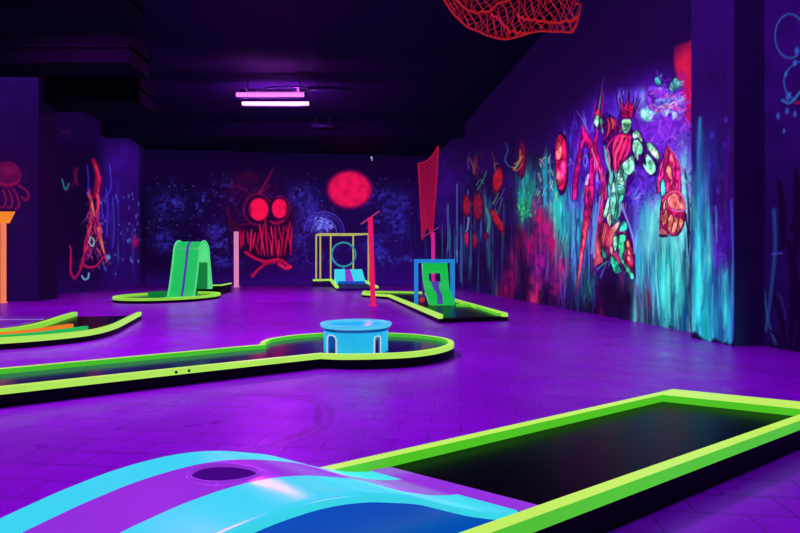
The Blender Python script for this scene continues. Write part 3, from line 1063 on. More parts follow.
    for pts, c in (([(225, 110), (200, 160), (170, 240), (172, 320)], (246, 86, 112)), ([(245, 120), (226, 180), (196, 260)], (240, 60, 110)), ([(200, 120), (168, 180), (160, 260)], (232, 48, 100)),
                   ([(266, 120), (256, 190), (226, 250)], (226, 40, 120)), ([(180, 130), (156, 170)], (244, 100, 110)), ([(240, 105), (215, 112), (190, 120)], (248, 90, 90))):
        cv.stroke(B_(*pts), 1.8, c, 0.5, 0.95, taper='both')
    for pts in (B_((232, 120), (210, 180), (182, 260), (184, 320)), B_((255, 130), (240, 200), (205, 270)), B_((205, 110), (178, 160), (158, 220))):
        cv.stroke(pts, 0.9, (70, 0, 60), 0.4, 0.9)
    cv.stroke(B_((130, 330), (108, 240), (120, 170), (160, 120), (210, 95)), 1.6, (216, 24, 110), 0.4)
    # arm bands left
    for pts, c in (([(106, 200), (116, 280), (136, 350), (132, 420)], (120, 210, 190)), ([(116, 190), (128, 260), (130, 310)], (216, 120, 160)), ([(96, 170), (104, 230), (112, 300)], (90, 180, 200))):
        cv.stroke(B_(*pts), 2.2, c, 0.5, 0.9, taper='both')
    cv.stroke(B_((140, 230), (146, 300), (160, 380), (150, 420)), 1.4, INK, 0.4)
    # shoulder & biceps
    for poly in (B_((282, 90), (305, 66), (330, 84), (350, 130), (345, 150), (318, 120), (290, 124)),
                 B_((286, 140), (310, 130), (340, 150), (352, 190), (345, 225), (325, 230), (322, 268), (300, 250), (284, 200)),
                 B_((372, 160), (400, 150), (440, 190), (462, 240), (450, 262), (420, 240), (390, 200)),
                 B_((368, 240), (384, 228), (415, 260), (440, 310), (432, 352), (405, 366), (372, 340), (350, 300), (352, 280), (372, 300)),
                 B_((206, 300), (250, 258), (282, 236), (300, 290), (290, 340), (262, 366), (230, 350))):
        cv.fill(poly, MINT, 0.5, smooth=True, outline=INK, ow=1.4)
    for poly, c in ((B_((300, 100), (330, 100), (342, 130), (322, 118)), (206, 200, 214)), (B_((410, 190), (440, 215), (456, 245), (430, 235)), (246, 196, 170)), (B_((320, 190), (340, 200), (340, 222), (322, 225)), (90, 220, 170)),
                    (B_((384, 262), (400, 270), (416, 330), (400, 340), (376, 300)), (110, 236, 170)), (B_((250, 280), (280, 262), (284, 300), (262, 330), (240, 330)), (120, 230, 176)),
                    (B_((302, 220), (318, 232), (318, 256), (306, 246)), (170, 190, 230))):
        cv.fill(poly, c, 0.8, smooth=True)
    cv.stroke(B_((216, 322), (246, 328), (262, 300)), 0.8, (40, 130, 110), 0.5, 0.8)
    # belly
    for poly, c in ((B_((186, 350), (205, 360), (228, 400), (222, 440), (190, 430), (180, 390)), MINT), (B_((184, 430), (220, 440), (236, 470), (214, 500), (184, 490)), (90, 220, 176)),
                    (B_((196, 500), (226, 496), (218, 533), (190, 560)), (70, 206, 170)), (B_((146, 430), (164, 420), (170, 533), (150, 560)), (150, 230, 200)), (B_((118, 440), (132, 430), (138, 533), (124, 560)), (70, 150, 170))):
        cv.fill(poly, c, 0.5, smooth=True, outline=INK, ow=0.9)
    for pts in (B_((186, 400), (205, 410), (222, 400)), B_((188, 450), (206, 450), (220, 460)), B_((190, 375), (204, 385), (215, 380))):
        cv.stroke(pts, 0.8, INK, 0.4, 0.85)
    # loin cloth + thighs
    for poly, c in ((C_((118, 210), (150, 100), (165, 60), (170, 130), (150, 220), (128, 250)), (150, 234, 200)), (C_((190, 60), (210, 20), (232, 60), (226, 160), (205, 270), (190, 200), (176, 130)), (110, 226, 190)),
                    (C_((150, 240), (176, 200), (190, 260), (180, 330), (160, 300)), (196, 220, 190)), (C_((250, 150), (240, 220), (216, 280), (210, 240), (232, 170)), (60, 190, 150)),
                    (C_((196, 330), (250, 280), (262, 300), (230, 370), (206, 370)), (240, 150, 140)), (C_((262, 340), (300, 270), (326, 300), (328, 350), (290, 366), (258, 364)), (50, 214, 170))):
        cv.fill(poly, c, 0.5, smooth=True, outline=INK, ow=1.0)
    cv.fill(C_((118, 250), (150, 300), (190, 340), (215, 380), (190, 440), (170, 533), (100, 533), (70, 470), (96, 330)), (120, 14, 60), 0.8)
    for k in range(7):
        a = 110 + k * 15
        cv.stroke(C_((a + 20, 300 + k * 8), (a + 5, 400), (a - 22, 500)), 1.1, random.choice([(236, 110, 96), (206, 40, 90), (244, 140, 110)]), 0.4, 0.9, taper='both')
    cv.fill(D_((60, 0), (95, 0), (110, 140), (100, 230), (60, 310), (36, 340), (48, 200)), (130, 20, 70), 0.8)
    for k in range(8):
        cv.stroke(D_((66 + k * 5, 20 + k * 26), (52 + k * 5, 110 + k * 18), (50 + k * 9, 190 + k * 12), (38 + k * 8, 320 - k * 4)), 0.9, random.choice([(246, 110, 90), (230, 60, 100), (250, 140, 120)]), 0.4, 0.85, taper='both')
    for poly, c in ((D_((104, 150), (128, 180), (150, 240), (128, 258), (106, 220)), (40, 190, 160)), (D_((180, 240), (205, 234), (250, 300), (270, 350), (240, 392), (200, 350)), (24, 190, 140)),
                    (D_((250, 90), (268, 40), (320, 50), (310, 120), (300, 190), (290, 250), (330, 320), (390, 400), (372, 445), (310, 340), (268, 260), (252, 180)), (56, 216, 150)),
                    (D_((205, 70), (240, 50), (248, 80), (238, 170), (215, 190)), (110, 190, 150)), (D_((170, 150), (196, 150), (206, 190), (186, 220)), (246, 130, 130))):
        cv.fill(poly, c, 0.5, smooth=True, outline=INK, ow=1.2)
    cv.fill(D_((305, 110), (330, 70), (352, 90), (376, 160), (384, 250), (388, 360), (350, 320), (316, 270), (322, 190)), (170, 30, 70), 0.5, outline=INK, ow=1.2)
    for poly in (D_((318, 120), (334, 90), (350, 120), (352, 160), (328, 150)), D_((328, 175), (352, 180), (360, 220), (336, 215)), D_((326, 235), (356, 240), (362, 280), (334, 268))):
        cv.fill(poly, (250, 120, 100), 0.5, smooth=True, outline=(70, 0, 40), ow=0.8)
    cv.fill(D_((150, 250), (176, 250), (180, 290), (90, 350), (60, 360), (80, 320)), (40, 20, 90), 0.8)
    cv.stroke(D_((62, 350), (110, 310), (155, 280)), 1.6, (56, 130, 150), 0.5, 0.8)
    cv.stroke(D_((200, 200), (232, 240), (262, 290)), 2.0, (214, 60, 100), 0.5, 0.9)
    cv.stroke(D_((120, 350), (106, 390), (94, 420)), 2.2, (70, 80, 180), 0.7, 0.8)
    cv.fill(C_((236, 380), (300, 366), (345, 374), (345, 395), (270, 400)), INK, 0.5)
    cv.stroke(C_((262, 376), (292, 372), (318, 378)), 1.2, (176, 20, 120), 0.4)
    cv.end()
    cv.brush(230, mask='painted_king', length=(2, 8), width=(0.6, 1.1), spread=30, lo=0.75, hi=1.55, alpha=0.6, hue=24)
    cv.stroke(C_((280, 130), (320, 240), (360, 350), (390, 470), (395, 560)), 2.0, (150, 150, 246), 0.8, 0.85)
    cv.stroke(C_((90, 60), (66, 250), (40, 450), (34, 600)), 2.0, (130, 150, 240), 0.8, 0.8)
    # ------------------------------------------------ armoured forearm and fist
    cv.begin('painted_gauntlet')
    cv.fill(E_((232, 60), (290, 120), (350, 220), (384, 310), (380, 430), (386, 560), (130, 560), (124, 470), (150, 320), (190, 190)), (200, 26, 104), 0.6, outline=INK, ow=1.3)
    for poly, c in ((E_((225, 90), (252, 70), (262, 130), (240, 200), (200, 230)), (232, 50, 120)), (E_((270, 150), (300, 180), (318, 260), (290, 240), (262, 200)), (255, 86, 112)),
                    (E_((245, 250), (275, 270), (292, 340), (282, 420), (255, 400), (228, 340)), (252, 120, 104)), (E_((340, 240), (378, 310), (366, 400), (345, 420), (335, 340)), (226, 36, 130)),
                    (E_((170, 260), (190, 250), (180, 330), (150, 400)), (240, 80, 120)), (E_((140, 400), (160, 380), (160, 480), (134, 500)), (210, 60, 130)), (E_((245, 440), (320, 430), (370, 533), (250, 560)), (236, 60, 110))):
        cv.fill(poly, c, 0.6, smooth=True)
    for pts in (E_((262, 130), (250, 220), (290, 330), (295, 400)), E_((250, 230), (220, 320), (200, 400)), E_((300, 180), (330, 260), (325, 350), (320, 450)), E_((210, 200), (180, 300), (160, 380)),
                E_((270, 420), (262, 470), (250, 533)), E_((340, 430), (330, 480), (340, 533)), E_((232, 350), (255, 410), (280, 430)), E_((300, 400), (310, 470), (300, 533))):
        cv.stroke(pts, 1.2, (92, 0, 62), 0.4, 0.95)
    cv.fill(E_((170, 440), (196, 410), (214, 460), (220, 540), (206, 600), (176, 600), (164, 520)), (60, 190, 190), 0.5, smooth=True, outline=INK, ow=1.3)
    cv.stroke(E_((265, 90), (330, 170), (380, 290), (388, 420)), 1.0, (220, 130, 230), 0.5, 0.8)
    cv.fill(F_((180, 110), (210, 30), (310, 30), (318, 80), (300, 120)), (222, 50, 112), 0.5)
    for a in (215, 240, 265, 290):
        cv.stroke(F_((a, 0), (a + 4, 50), (a - 2, 90)), 1.1, (120, 4, 70), 0.4, 0.8)
    cv.fill(F_((150, 170), (200, 110), (280, 90), (330, 140), (358, 230), (356, 320), (345, 400), (300, 480), (240, 496), (205, 470), (196, 490), (140, 470), (134, 330)), (176, 20, 84), 0.6, smooth=True, outline=INK, ow=1.6)
    cv.fill(F_((205, 150), (260, 118), (310, 160), (344, 250), (300, 262), (236, 250), (200, 200)), (250, 110, 108), 0.6, smooth=True, outline=(80, 0, 50), ow=0.9)
    cv.stroke(F_((160, 190), (205, 122), (290, 100), (335, 160), (356, 260)), 2.0, (236, 90, 130), 0.5, 0.95)
    for poly in (F_((152, 330), (180, 260), (205, 290), (196, 360), (170, 400), (148, 390)), F_((200, 380), (222, 300), (250, 330), (244, 400), (216, 462), (198, 440)),
                 F_((240, 420), (262, 330), (290, 350), (286, 410), (258, 476), (238, 460)), F_((286, 430), (306, 340), (335, 350), (338, 390), (308, 450), (284, 470)), F_((162, 200), (190, 180), (196, 240), (180, 260), (158, 300))):
        cv.fill(poly, (252, 130, 106), 0.5, smooth=True, outline=(70, 0, 44), ow=1.2)
    cv.fill(F_((140, 430), (196, 455), (206, 490), (140, 478)), (240, 110, 110), 0.5)
    cv.fill(F_((124, 478), (200, 490), (210, 506), (150, 512), (126, 500)), INK, 0.5)
    cv.stroke(F_((236, 262), (290, 276), (346, 274)), 1.4, (226, 130, 210), 0.5, 0.9)
    cv.stroke(F_((182, 200), (186, 260), (192, 250)), 1.0, INK, 0.4)
    cv.end()
    cv.brush(110, mask='painted_gauntlet', length=(2, 9), width=(0.6, 1.2), spread=35, lo=0.85, hi=1.5, alpha=0.5, hue=24)
    cv.stroke(F_((365, 300), (372, 400), (400, 480)), 1.6, INK, 0.4, 0.9)
    # ------------------------------------------------ storm cloud beast, upper right
    Gm = Q(630, 70, 8.2)
    cv.begin('painted_cloud')
    cv.fill(Gm((130, 170), (190, 130), (300, 150), (400, 120), (440, 220), (455, 300), (420, 360), (340, 350), (280, 370), (190, 350), (150, 300)), (104, 40, 206), 1.2, smooth=True)
    cv.fill(Gm((205, 60), (235, 66), (258, 110), (230, 124), (205, 104)), (56, 160, 160), 0.7, smooth=True, outline=(24, 4, 70), ow=0.9)
    cv.fill(Gm((330, 110), (370, 66), (405, 100), (400, 150), (350, 180), (320, 150)), (70, 200, 160), 0.7, smooth=True, outline=(24, 4, 70), ow=0.9)
    cv.stroke(Gm((330, 150), (360, 120), (390, 96)), 1.0, (150, 230, 190), 0.5)
    cv.stroke(Gm((320, 180), (370, 160), (400, 140)), 1.2, (30, 80, 110), 0.5)
    cv.fill(Gm((220, 250), (290, 225), (370, 225), (430, 220), (420, 250), (330, 270), (240, 290)), (96, 130, 232), 0.9, smooth=True)
    cv.fill(Gm((96, 330), (150, 320), (186, 350), (170, 400), (150, 420), (110, 400), (90, 370)), (126, 214, 232), 1.2, smooth=True)
    cv.fill(Gm((265, 340), (300, 330), (310, 360), (285, 380)), (150, 190, 240), 0.9, smooth=True)
    cv.fill(Gm((345, 350), (380, 350), (376, 400), (350, 410)), (150, 190, 246), 0.9, smooth=True)
    for pts, c in (([(160, 290), (200, 320), (270, 300), (330, 285), (440, 330)], (240, 90, 170)), ([(180, 330), (250, 335), (310, 300), (400, 330), (430, 340)], (236, 60, 150)), ([(250, 210), (320, 212), (380, 205), (430, 180)], (226, 70, 190)),
                   ([(220, 240), (300, 230), (400, 215), (440, 230)], (180, 110, 236)), ([(150, 160), (135, 220), (160, 280)], (140, 40, 200)), ([(200, 160), (230, 190), (210, 220)], (190, 50, 170)), ([(300, 160), (310, 190), (300, 200)], (140, 130, 240)),
                   ([(240, 300), (320, 270), (430, 270)], (216, 150, 240))):
        cv.stroke(Gm(*pts), 1.4, c, 0.6, 0.9)
    cv.end()
    cv.brush(170, mask='painted_cloud', length=(3, 9), width=(0.9, 2.2), ang=0, spread=50, curl=0.7, lo=0.5, hi=1.6, alpha=0.75, hue=40, sky=[(190, 150, 246), (110, 60, 230), (220, 90, 200), (130, 210, 240), (70, 10, 170)])
    for pts, c in ((Gm((215, 0), (225, 40), (240, 60)), (84, 40, 170)), (Gm((240, 70), (290, 85), (330, 70)), (96, 24, 170)), (Gm((280, 480), (310, 420), (380, 410), (440, 440), (430, 500)), (150, 40, 220)),
                   (Gm((400, 380), (450, 390), (480, 440), (470, 490)), (130, 60, 230)), (Gm((250, 420), (240, 480), (260, 533)), (170, 70, 226)), (Gm((460, 350), (420, 420), (340, 480), (330, 533)), (110, 20, 190))):
        cv.stroke(pts, 1.8, c, 0.8, 0.8)
    cv.shade = 0.0
    # unpainted dark at the top of the wall
    yt = np.interp(x, [430, 470, 520, 560, 600, 640, 680, 700], [128, 140, 128, 112, 78, 58, 34, 20])
    k = 1 - sstep(yt - 8, yt + 30, y + 6 * (fbm(x * 0.1, y * 0.1, 40) - 0.5))
    cv.all(0.86 * k, (14, 3, 44))
    cv.all(0.5 * sstep(560, 700, x) * k, (24, 4, 66))


A, B = (xr(16.3), 16.3), (xr(3.7), 3.7)
xs = np.concatenate([np.linspace(436.05, 560, 210), np.linspace(560.4, 696, 330), np.linspace(700, 778, 24)])
tsr = np.clip(ts_for(A, B, xs), 0, 1)
tsr[0] = 0
tsr[-1] = 1
zgr = np.concatenate([np.linspace(0, 2.75, 290), np.linspace(2.79, H, 26)])
painted_wall('wall_right', A, B, 0, H, tsr, None, paint_right, {
    'painted_bulbs': 'dull red bulb shapes hanging among vines',
    'painted_mask': 'glowing red mask with pale brow',
    'painted_trident': 'hot pink trident and long blades',
    'painted_king': 'mint skinned crowned king in a magenta scarf',
    'painted_gauntlet': 'coral armoured forearm and clenched fist',
    'painted_cloud': 'violet and blue storm cloud shape'}, zgr)


# ---------------------------------------------------------------- pillar on the right wall
def paint_pillar(cv, T, Z):
    x, y = cv.x, cv.y
    cv.all(np.ones(len(x)), (34, 6, 84))
    cv.all(0.6 * sstep(0.35, 0.7, fbm(x * 0.03, y * 0.02, 3)), (44, 8, 104))
    cv.all(0.5 * (1 - sstep(20, 130, y)), (38, 6, 96))
    cv.blob(712, 150, 14, 30, (30, 20, 110), 0.7, 0.4)
    cv.blob(703, 290, 12, 70, (14, 150, 160), 1.0, 0.25, 0.25, 0.02, 3)
    cv.blob(700, 200, 7, 50, (20, 130, 170), 0.9, 0.4, 0.3, 0.02, 4)
    cv.blob(718, 310, 14, 40, (16, 140, 170), 0.9, 0.4, 0.2, 0.02, 5)
    cv.drips(690, 716, 150, 350, (70, 210, 206), 0.8, 0.3, 0.012, 0.5, 41)
    cv.drips(690, 736, 240, 352, (40, 190, 190), 0.8, 0.3, 0.012, 0.5, 42)
    cv.drips(690, 734, 190, 345, (10, 50, 130), 0.7, 0.3, 0.014, 0.55, 43)
    cv.stroke([(700, 118), (699, 150), (702, 200)], 3, (30, 130, 190), 1.5, 0.8, w2=5)
    cv.blob(722, 230, 10, 30, (60, 12, 150), 0.8, 0.3)
    cv.stroke([(726, 262), (722, 300), (728, 330), (722, 345)], 2.4, (60, 150, 210), 1.0, 0.8)
    cv.stroke([(731, 200), (733, 260), (731, 330)], 2.0, (40, 90, 200), 1.0, 0.8)
    cv.ring(720, 257, 6, 3, 1.6, (120, 90, 230), 0.85, 180, 420)
    cv.ring(716, 228, 6, 3, 1.4, (90, 70, 220), 0.7, 150, 400)
    for a, b in ((712, 135), (718, 190), (725, 145), (714, 210), (726, 120), (722, 175), (709, 165)):
        cv.ell(a, b, 2.2, 3.5, (64, 50, 190), 0.5, 0.6)
    cv.stroke([(714, 72), (722, 90), (724, 66)], 1.6, (22, 4, 60), 1, 0.7)
    cv.blob(712, 78, 8, 9, (24, 4, 64), 0.7, 0.5)
    cv.brush(150, box=(688, 120, 736, 345), length=(14, 60), width=(1.5, 5.5), spread=4, curl=0.05, lo=0.6, hi=1.5, alpha=0.55, feather=1.8)
    cv.brush(60, box=(688, 170, 716, 335), length=(20, 60), width=(1.2, 4), spread=4, curl=0.05, feather=1.2, lo=1.0, hi=1.5, alpha=0.6, sky=[(110, 236, 224), (20, 120, 170)])
    yb = np.interp(x, [690, 700, 710, 716, 722, 728, 736], [330, 336, 342, 338, 342, 344, 342])
    cv.all(0.92 * sstep(yb - 2, yb + 2, y + 3 * (vnoise(x * 0.4, y * 0, 9) - 0.5)), (12, 3, 34))


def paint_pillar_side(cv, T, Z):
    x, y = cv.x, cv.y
    cv.all(np.ones(len(x)), (13, 2, 42))  # face turned from the light, its shade painted as darker violet
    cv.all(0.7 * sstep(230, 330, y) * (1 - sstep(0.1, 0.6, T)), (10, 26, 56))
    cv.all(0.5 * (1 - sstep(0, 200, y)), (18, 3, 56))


def paint_near(cv, T, Z):
    x, y = cv.x, cv.y
    cv.all(np.ones(len(x)), (20, 4, 62))
    cv.all(0.8 * (1 - sstep(60, 240, y)), (44, 6, 104))
    cv.all(0.5 * sstep(0.4, 0.7, fbm(x * 0.03, y * 0.03, 5)), (18, 3, 60))
    TL = (34, 104, 170)
    cv.ring(790, 36, 15, 22, 1.3, TL, 0.75, 60, 330)
    cv.ring(806, 82, 22, 21, 1.4, TL, 0.75, 120, 290)
    cv.stroke([(782, 100), (790, 103), (800, 92)], 2.2, (40, 120, 190), 0.9, 0.8)
    for a, b, r in ((797, 51, 3), (795, 63, 2.5), (786, 74, 2), (788, 97, 3), (778, 116, 2.4), (787, 111, 2.4), (795, 114, 2.4), (784, 131, 1.8), (790, 94, 1.5)):
        cv.ell(a, b, r * 0.8, r * 1.3, (46, 96, 200), 0.5, 0.75)
    cv.stroke([(796, 103), (806, 101)], 3, (150, 14, 60), 0.8, 0.8, smooth=False)
    cv.stroke([(774, 210), (775, 250), (770, 300), (766, 330)], 4, (24, 60, 120), 1.6, 0.8, w2=3)
    cv.stroke([(772, 254), (782, 253)], 2, (70, 50, 170), 0.8, 0.8, smooth=False)
    cv.stroke([(764, 290), (768, 320), (776, 345)], 2.4, (24, 74, 120), 1.2, 0.7)
    # black leaves
    for a, b, c, d, w in ((786, 350, 774, 296, 5), (790, 350, 792, 270, 7), (796, 352, 806, 280, 8), (783, 250, 779, 180, 7), (795, 260, 796, 170, 9), (800, 330, 788, 240, 8), (790, 230, 806, 190, 7), (806, 352, 818, 250, 10), (781, 345, 770, 330, 3)):
        cv.stroke([(a, b), ((a + c) / 2 + 2, (b + d) / 2), (c, d)], w, (9, 1, 26), 0.8, 0.95, taper='both')
    cv.stroke([(786, 320), (782, 300), (778, 294)], 0.8, (70, 60, 130), 0.5, 0.5)
    cv.all(0.9 * sstep(338, 346, y - 0.186 * (x - 763)), (10, 2, 30))


PO = -0.23
PA, PB = (xr(4.12, PO), 4.12), (xr(3.675, PO), 3.675)
SB = (PB[0] + 0.9936 * 0.23, PB[1] + 0.1129 * 0.23)
zp = np.concatenate([np.linspace(0, 2.3, 260), np.linspace(2.33, H, 40)])
painted_wall('wall_right_pillar', PA, PB, 0, H, np.linspace(0, 1, 70), None, paint_pillar, None, zp)
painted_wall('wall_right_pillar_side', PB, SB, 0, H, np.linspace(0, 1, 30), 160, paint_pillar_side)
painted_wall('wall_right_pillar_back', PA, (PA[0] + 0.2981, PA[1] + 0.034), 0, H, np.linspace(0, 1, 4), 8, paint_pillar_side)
NA, NB = (xr(3.8), 3.8), (xr(-3), -3)
tn = np.concatenate([np.linspace(0, 0.12, 140), np.linspace(0.13, 1, 12)])
painted_wall('wall_right_front', NA, NB, 0, H, tn, None, paint_near, None, zp)


# ---------------------------------------------------------------- back wall
def paint_back(cv, T, Z):
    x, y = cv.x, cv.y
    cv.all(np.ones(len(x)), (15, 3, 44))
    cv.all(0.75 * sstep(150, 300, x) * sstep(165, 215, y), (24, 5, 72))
    cv.all(0.7 * sstep(225, 285, y) * sstep(200, 330, x), (42, 6, 104))  # floor light on the lower right wall, painted as lighter purple
    cv.all(0.55 * sstep(262, 286, y), (46, 8, 116))  # same floor glow painted along the wall base
    # sprayed star clusters
    f1 = fbm(x * 0.045, y * 0.05, 21)
    f2 = fbm(x * 0.28, y * 0.28, 22, 3)
    band = sstep(172, 192, y) * (1 - sstep(258, 274, y)) * (1 - 0.5 * (1 - sstep(150, 190, x)))
    cv.all(0.6 * band * sstep(0.48, 0.68, f1) * sstep(0.45, 0.72, f2), (40, 32, 150))
    cv.all(0.5 * band * sstep(0.52, 0.72, f1) * sstep(0.58, 0.76, f2), (76, 80, 210))
    for cx, cy, rx, ry in ((300, 198, 12, 12), (378, 197, 22, 9), (312, 216, 12, 18), (170, 206, 14, 12), (215, 232, 8, 12), (165, 240, 10, 10), (300, 230, 8, 18), (375, 245, 12, 14), (228, 262, 14, 5), (398, 220, 10, 20)):
        cv.blob(cx, cy, rx, ry, (48, 40, 172), 0.55, 0.95, 0.34, seed=int(cx))
    for k in range(170):
        a, b = random.gauss(random.choice([300, 380, 170, 310, 215]), 18), random.gauss(random.choice([198, 205, 230]), 14)
        cv.ell(a, b, random.uniform(0.4, 0.8), random.uniform(0.4, 0.8), random.choice([(90, 90, 220), (70, 60, 200), (110, 90, 230)]), 0.5, 0.6)
    cv.brush(240, box=(150, 180, 430, 262), length=(2, 6), width=(0.5, 1.1), spread=180, curl=1.0, lo=0.4, hi=1.8, alpha=0.6)
    # ------------ big-toothed monster
    W = Q(225, 165, 4.4375)
    RD = (206, 14, 66)
    cv.blob(262, 225, 34, 36, (40, 2, 44), 0.9, 0.2)
    cv.blob(248, 192, 22, 16, (50, 4, 46), 0.8, 0.5)
    cv.begin('painted_monster')
    cv.fill(W((92, 200), (105, 140), (160, 118), (205, 150), (245, 138), (280, 165), (298, 230), (300, 300), (290, 400), (200, 430), (100, 400), (66, 360), (62, 290), (90, 250)), (34, 2, 42), 1.2, 0.95, smooth=True)
    cv.ring(*W((146, 197))[0], 14.0, 15.5, 2.0, (96, 10, 64), 0.85, 90, 330)
    cv.ring(*W((244, 194))[0], 9.8, 12.4, 1.6, (110, 10, 66), 0.85, -110, 110)
    cv.ell(*W((150, 197))[0], 9.6, 11.3, (236, 16, 72), 0.12)
    cv.ell(*W((242, 193))[0], 7.7, 9.8, (232, 16, 76), 0.12)
    cv.ell(*W((112, 200))[0], 1.5, 4.5, (110, 4, 50), 0.5, 0.7)
    cv.ell(*W((272, 200))[0], 1.2, 4.5, (110, 4, 50), 0.5, 0.7)
    for pts, w in (([(150, 125), (170, 95), (196, 50), (216, 10)], 2.6), ([(150, 128), (180, 108), (200, 88)], 2.0)):
        cv.stroke(W(*pts), w, (120, 12, 58), 0.8, 0.9, w2=0.6)
    cv.stroke(W((205, 252), (230, 260), (256, 250)), 2.6, (150, 12, 58), 0.7, 0.9)
    teeth = [(66, 285, 72, 370), (82, 290, 80, 360), (98, 292, 104, 350), (118, 285, 112, 385), (134, 300, 122, 370), (132, 350, 150, 398), (150, 300, 142, 360), (152, 262, 176, 402), (172, 262, 160, 398),
             (178, 235, 190, 404), (190, 300, 214, 404), (204, 270, 214, 330), (212, 330, 206, 402), (222, 270, 232, 400), (238, 268, 252, 340), (262, 270, 248, 404), (270, 268, 296, 380), (290, 250, 262, 400), (296, 270, 290, 400), (240, 330, 236, 410)]
    for a, b, c, d in teeth:
        cv.stroke(W((a, b), ((a + c) / 2 + random.uniform(-2, 2), (b + d) / 2), (c, d)), 1.8, random.choice([(190, 14, 60), (214, 24, 74), (170, 10, 58)]), 0.45, 0.95, taper='both')
    cv.stroke(W((60, 270), (90, 262), (130, 262)), 1.2, (110, 8, 60), 0.6, 0.8)
    cv.stroke(W((92, 388), (130, 412), (180, 428), (240, 420), (290, 452)), 2.8, (186, 14, 64), 0.6, 0.95)
    cv.stroke(W((290, 452), (270, 458), (240, 440)), 3.4, (206, 20, 72), 0.6, 0.95)
    cv.stroke(W((122, 492), (150, 462), (185, 436)), 3.2, (180, 14, 62), 0.6, 0.95, w2=1.6)
    cv.stroke(W((170, 440), (220, 432), (262, 430)), 2.4, (150, 10, 60), 0.6, 0.9)
    cv.end()
    cv.stroke(W((15, 100), (50, 92), (92, 112)), 1.6, (80, 10, 60), 0.8, 0.7)
    cv.stroke(W((10, 190), (30, 260), (60, 300)), 2.6, (84, 6, 46), 1.2, 0.7)
    cv.stroke(W((60, 60), (110, 40), (140, 70)), 5, (54, 4, 44), 2.5, 0.7)
    # ------------ red moon
    cv.begin('painted_moon')
    cv.ell(349.5, 189.5, 23, 19.5, (120, 6, 70), 0.16, 0.9)
    cv.ell(349.5, 189.5, 20.5, 17.3, (228, 16, 82), 0.14)
    idx = cv.box([(330, 172), (370, 207)], 2)
    rr = np.hypot((cv.x[idx] - 349.5) / 20.5, (cv.y[idx] - 189.5) / 17.3)
    cv.put(idx, 0.55 * (rr < 1) * sstep(0.45, 0.75, fbm(cv.x[idx] * 0.22, cv.y[idx] * 0.22, 9)), (186, 8, 66))
    cv.end()
    # ------------ blue dome
    cv.begin('painted_dome')
    for r, c, a in ((1.0, (70, 54, 190), 0.85), (0.86, (60, 40, 170), 0.7), (0.62, (84, 74, 210), 0.8)):
        cv.ring(324, 232, 20 * r, 20 * r, 1.2, c, a, 180, 372)
    cv.blob(322, 224, 9, 8, (100, 100, 230), 0.85, 0.8, 0.5)
    for k in range(26):
        a = random.uniform(3.3, 6.1)
        r0 = random.uniform(3, 14)
        p0 = (323 + r0 * math.cos(a), 231 + r0 * math.sin(a))
        cv.stroke([p0, (p0[0] + random.uniform(-4, 4), p0[1] + random.uniform(-3, 4))], 1.0, random.choice([(120, 120, 240), (90, 70, 210), (150, 150, 250)]), 0.5, 0.8, smooth=False)
    cv.end()
    cv.stroke([(304, 236), (308, 262), (322, 262)], 1.0, (60, 40, 170), 0.6, 0.6)
    for k in range(20):
        a = random.uniform(400, 436)
        b = random.uniform(200, 250)
        cv.stroke([(a, b), (a, b + random.uniform(10, 30))], 1.0, (20, 70, 120), 0.6, 0.5 * (a - 396) / 40, smooth=False)
    # dark band under the ceiling
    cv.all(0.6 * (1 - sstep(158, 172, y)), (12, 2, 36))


xsb = np.linspace(143.5, 436.0, 480)
tb = np.clip(ts_for(RC, LC, xsb[::-1]), 0, 1)
tb[0] = 0
tb[-1] = 1
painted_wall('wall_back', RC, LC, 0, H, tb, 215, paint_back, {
    'painted_monster': 'crimson monster head with two round eyes and long teeth',
    'painted_moon': 'glowing red moon',
    'painted_dome': 'blue scribbled dome'})


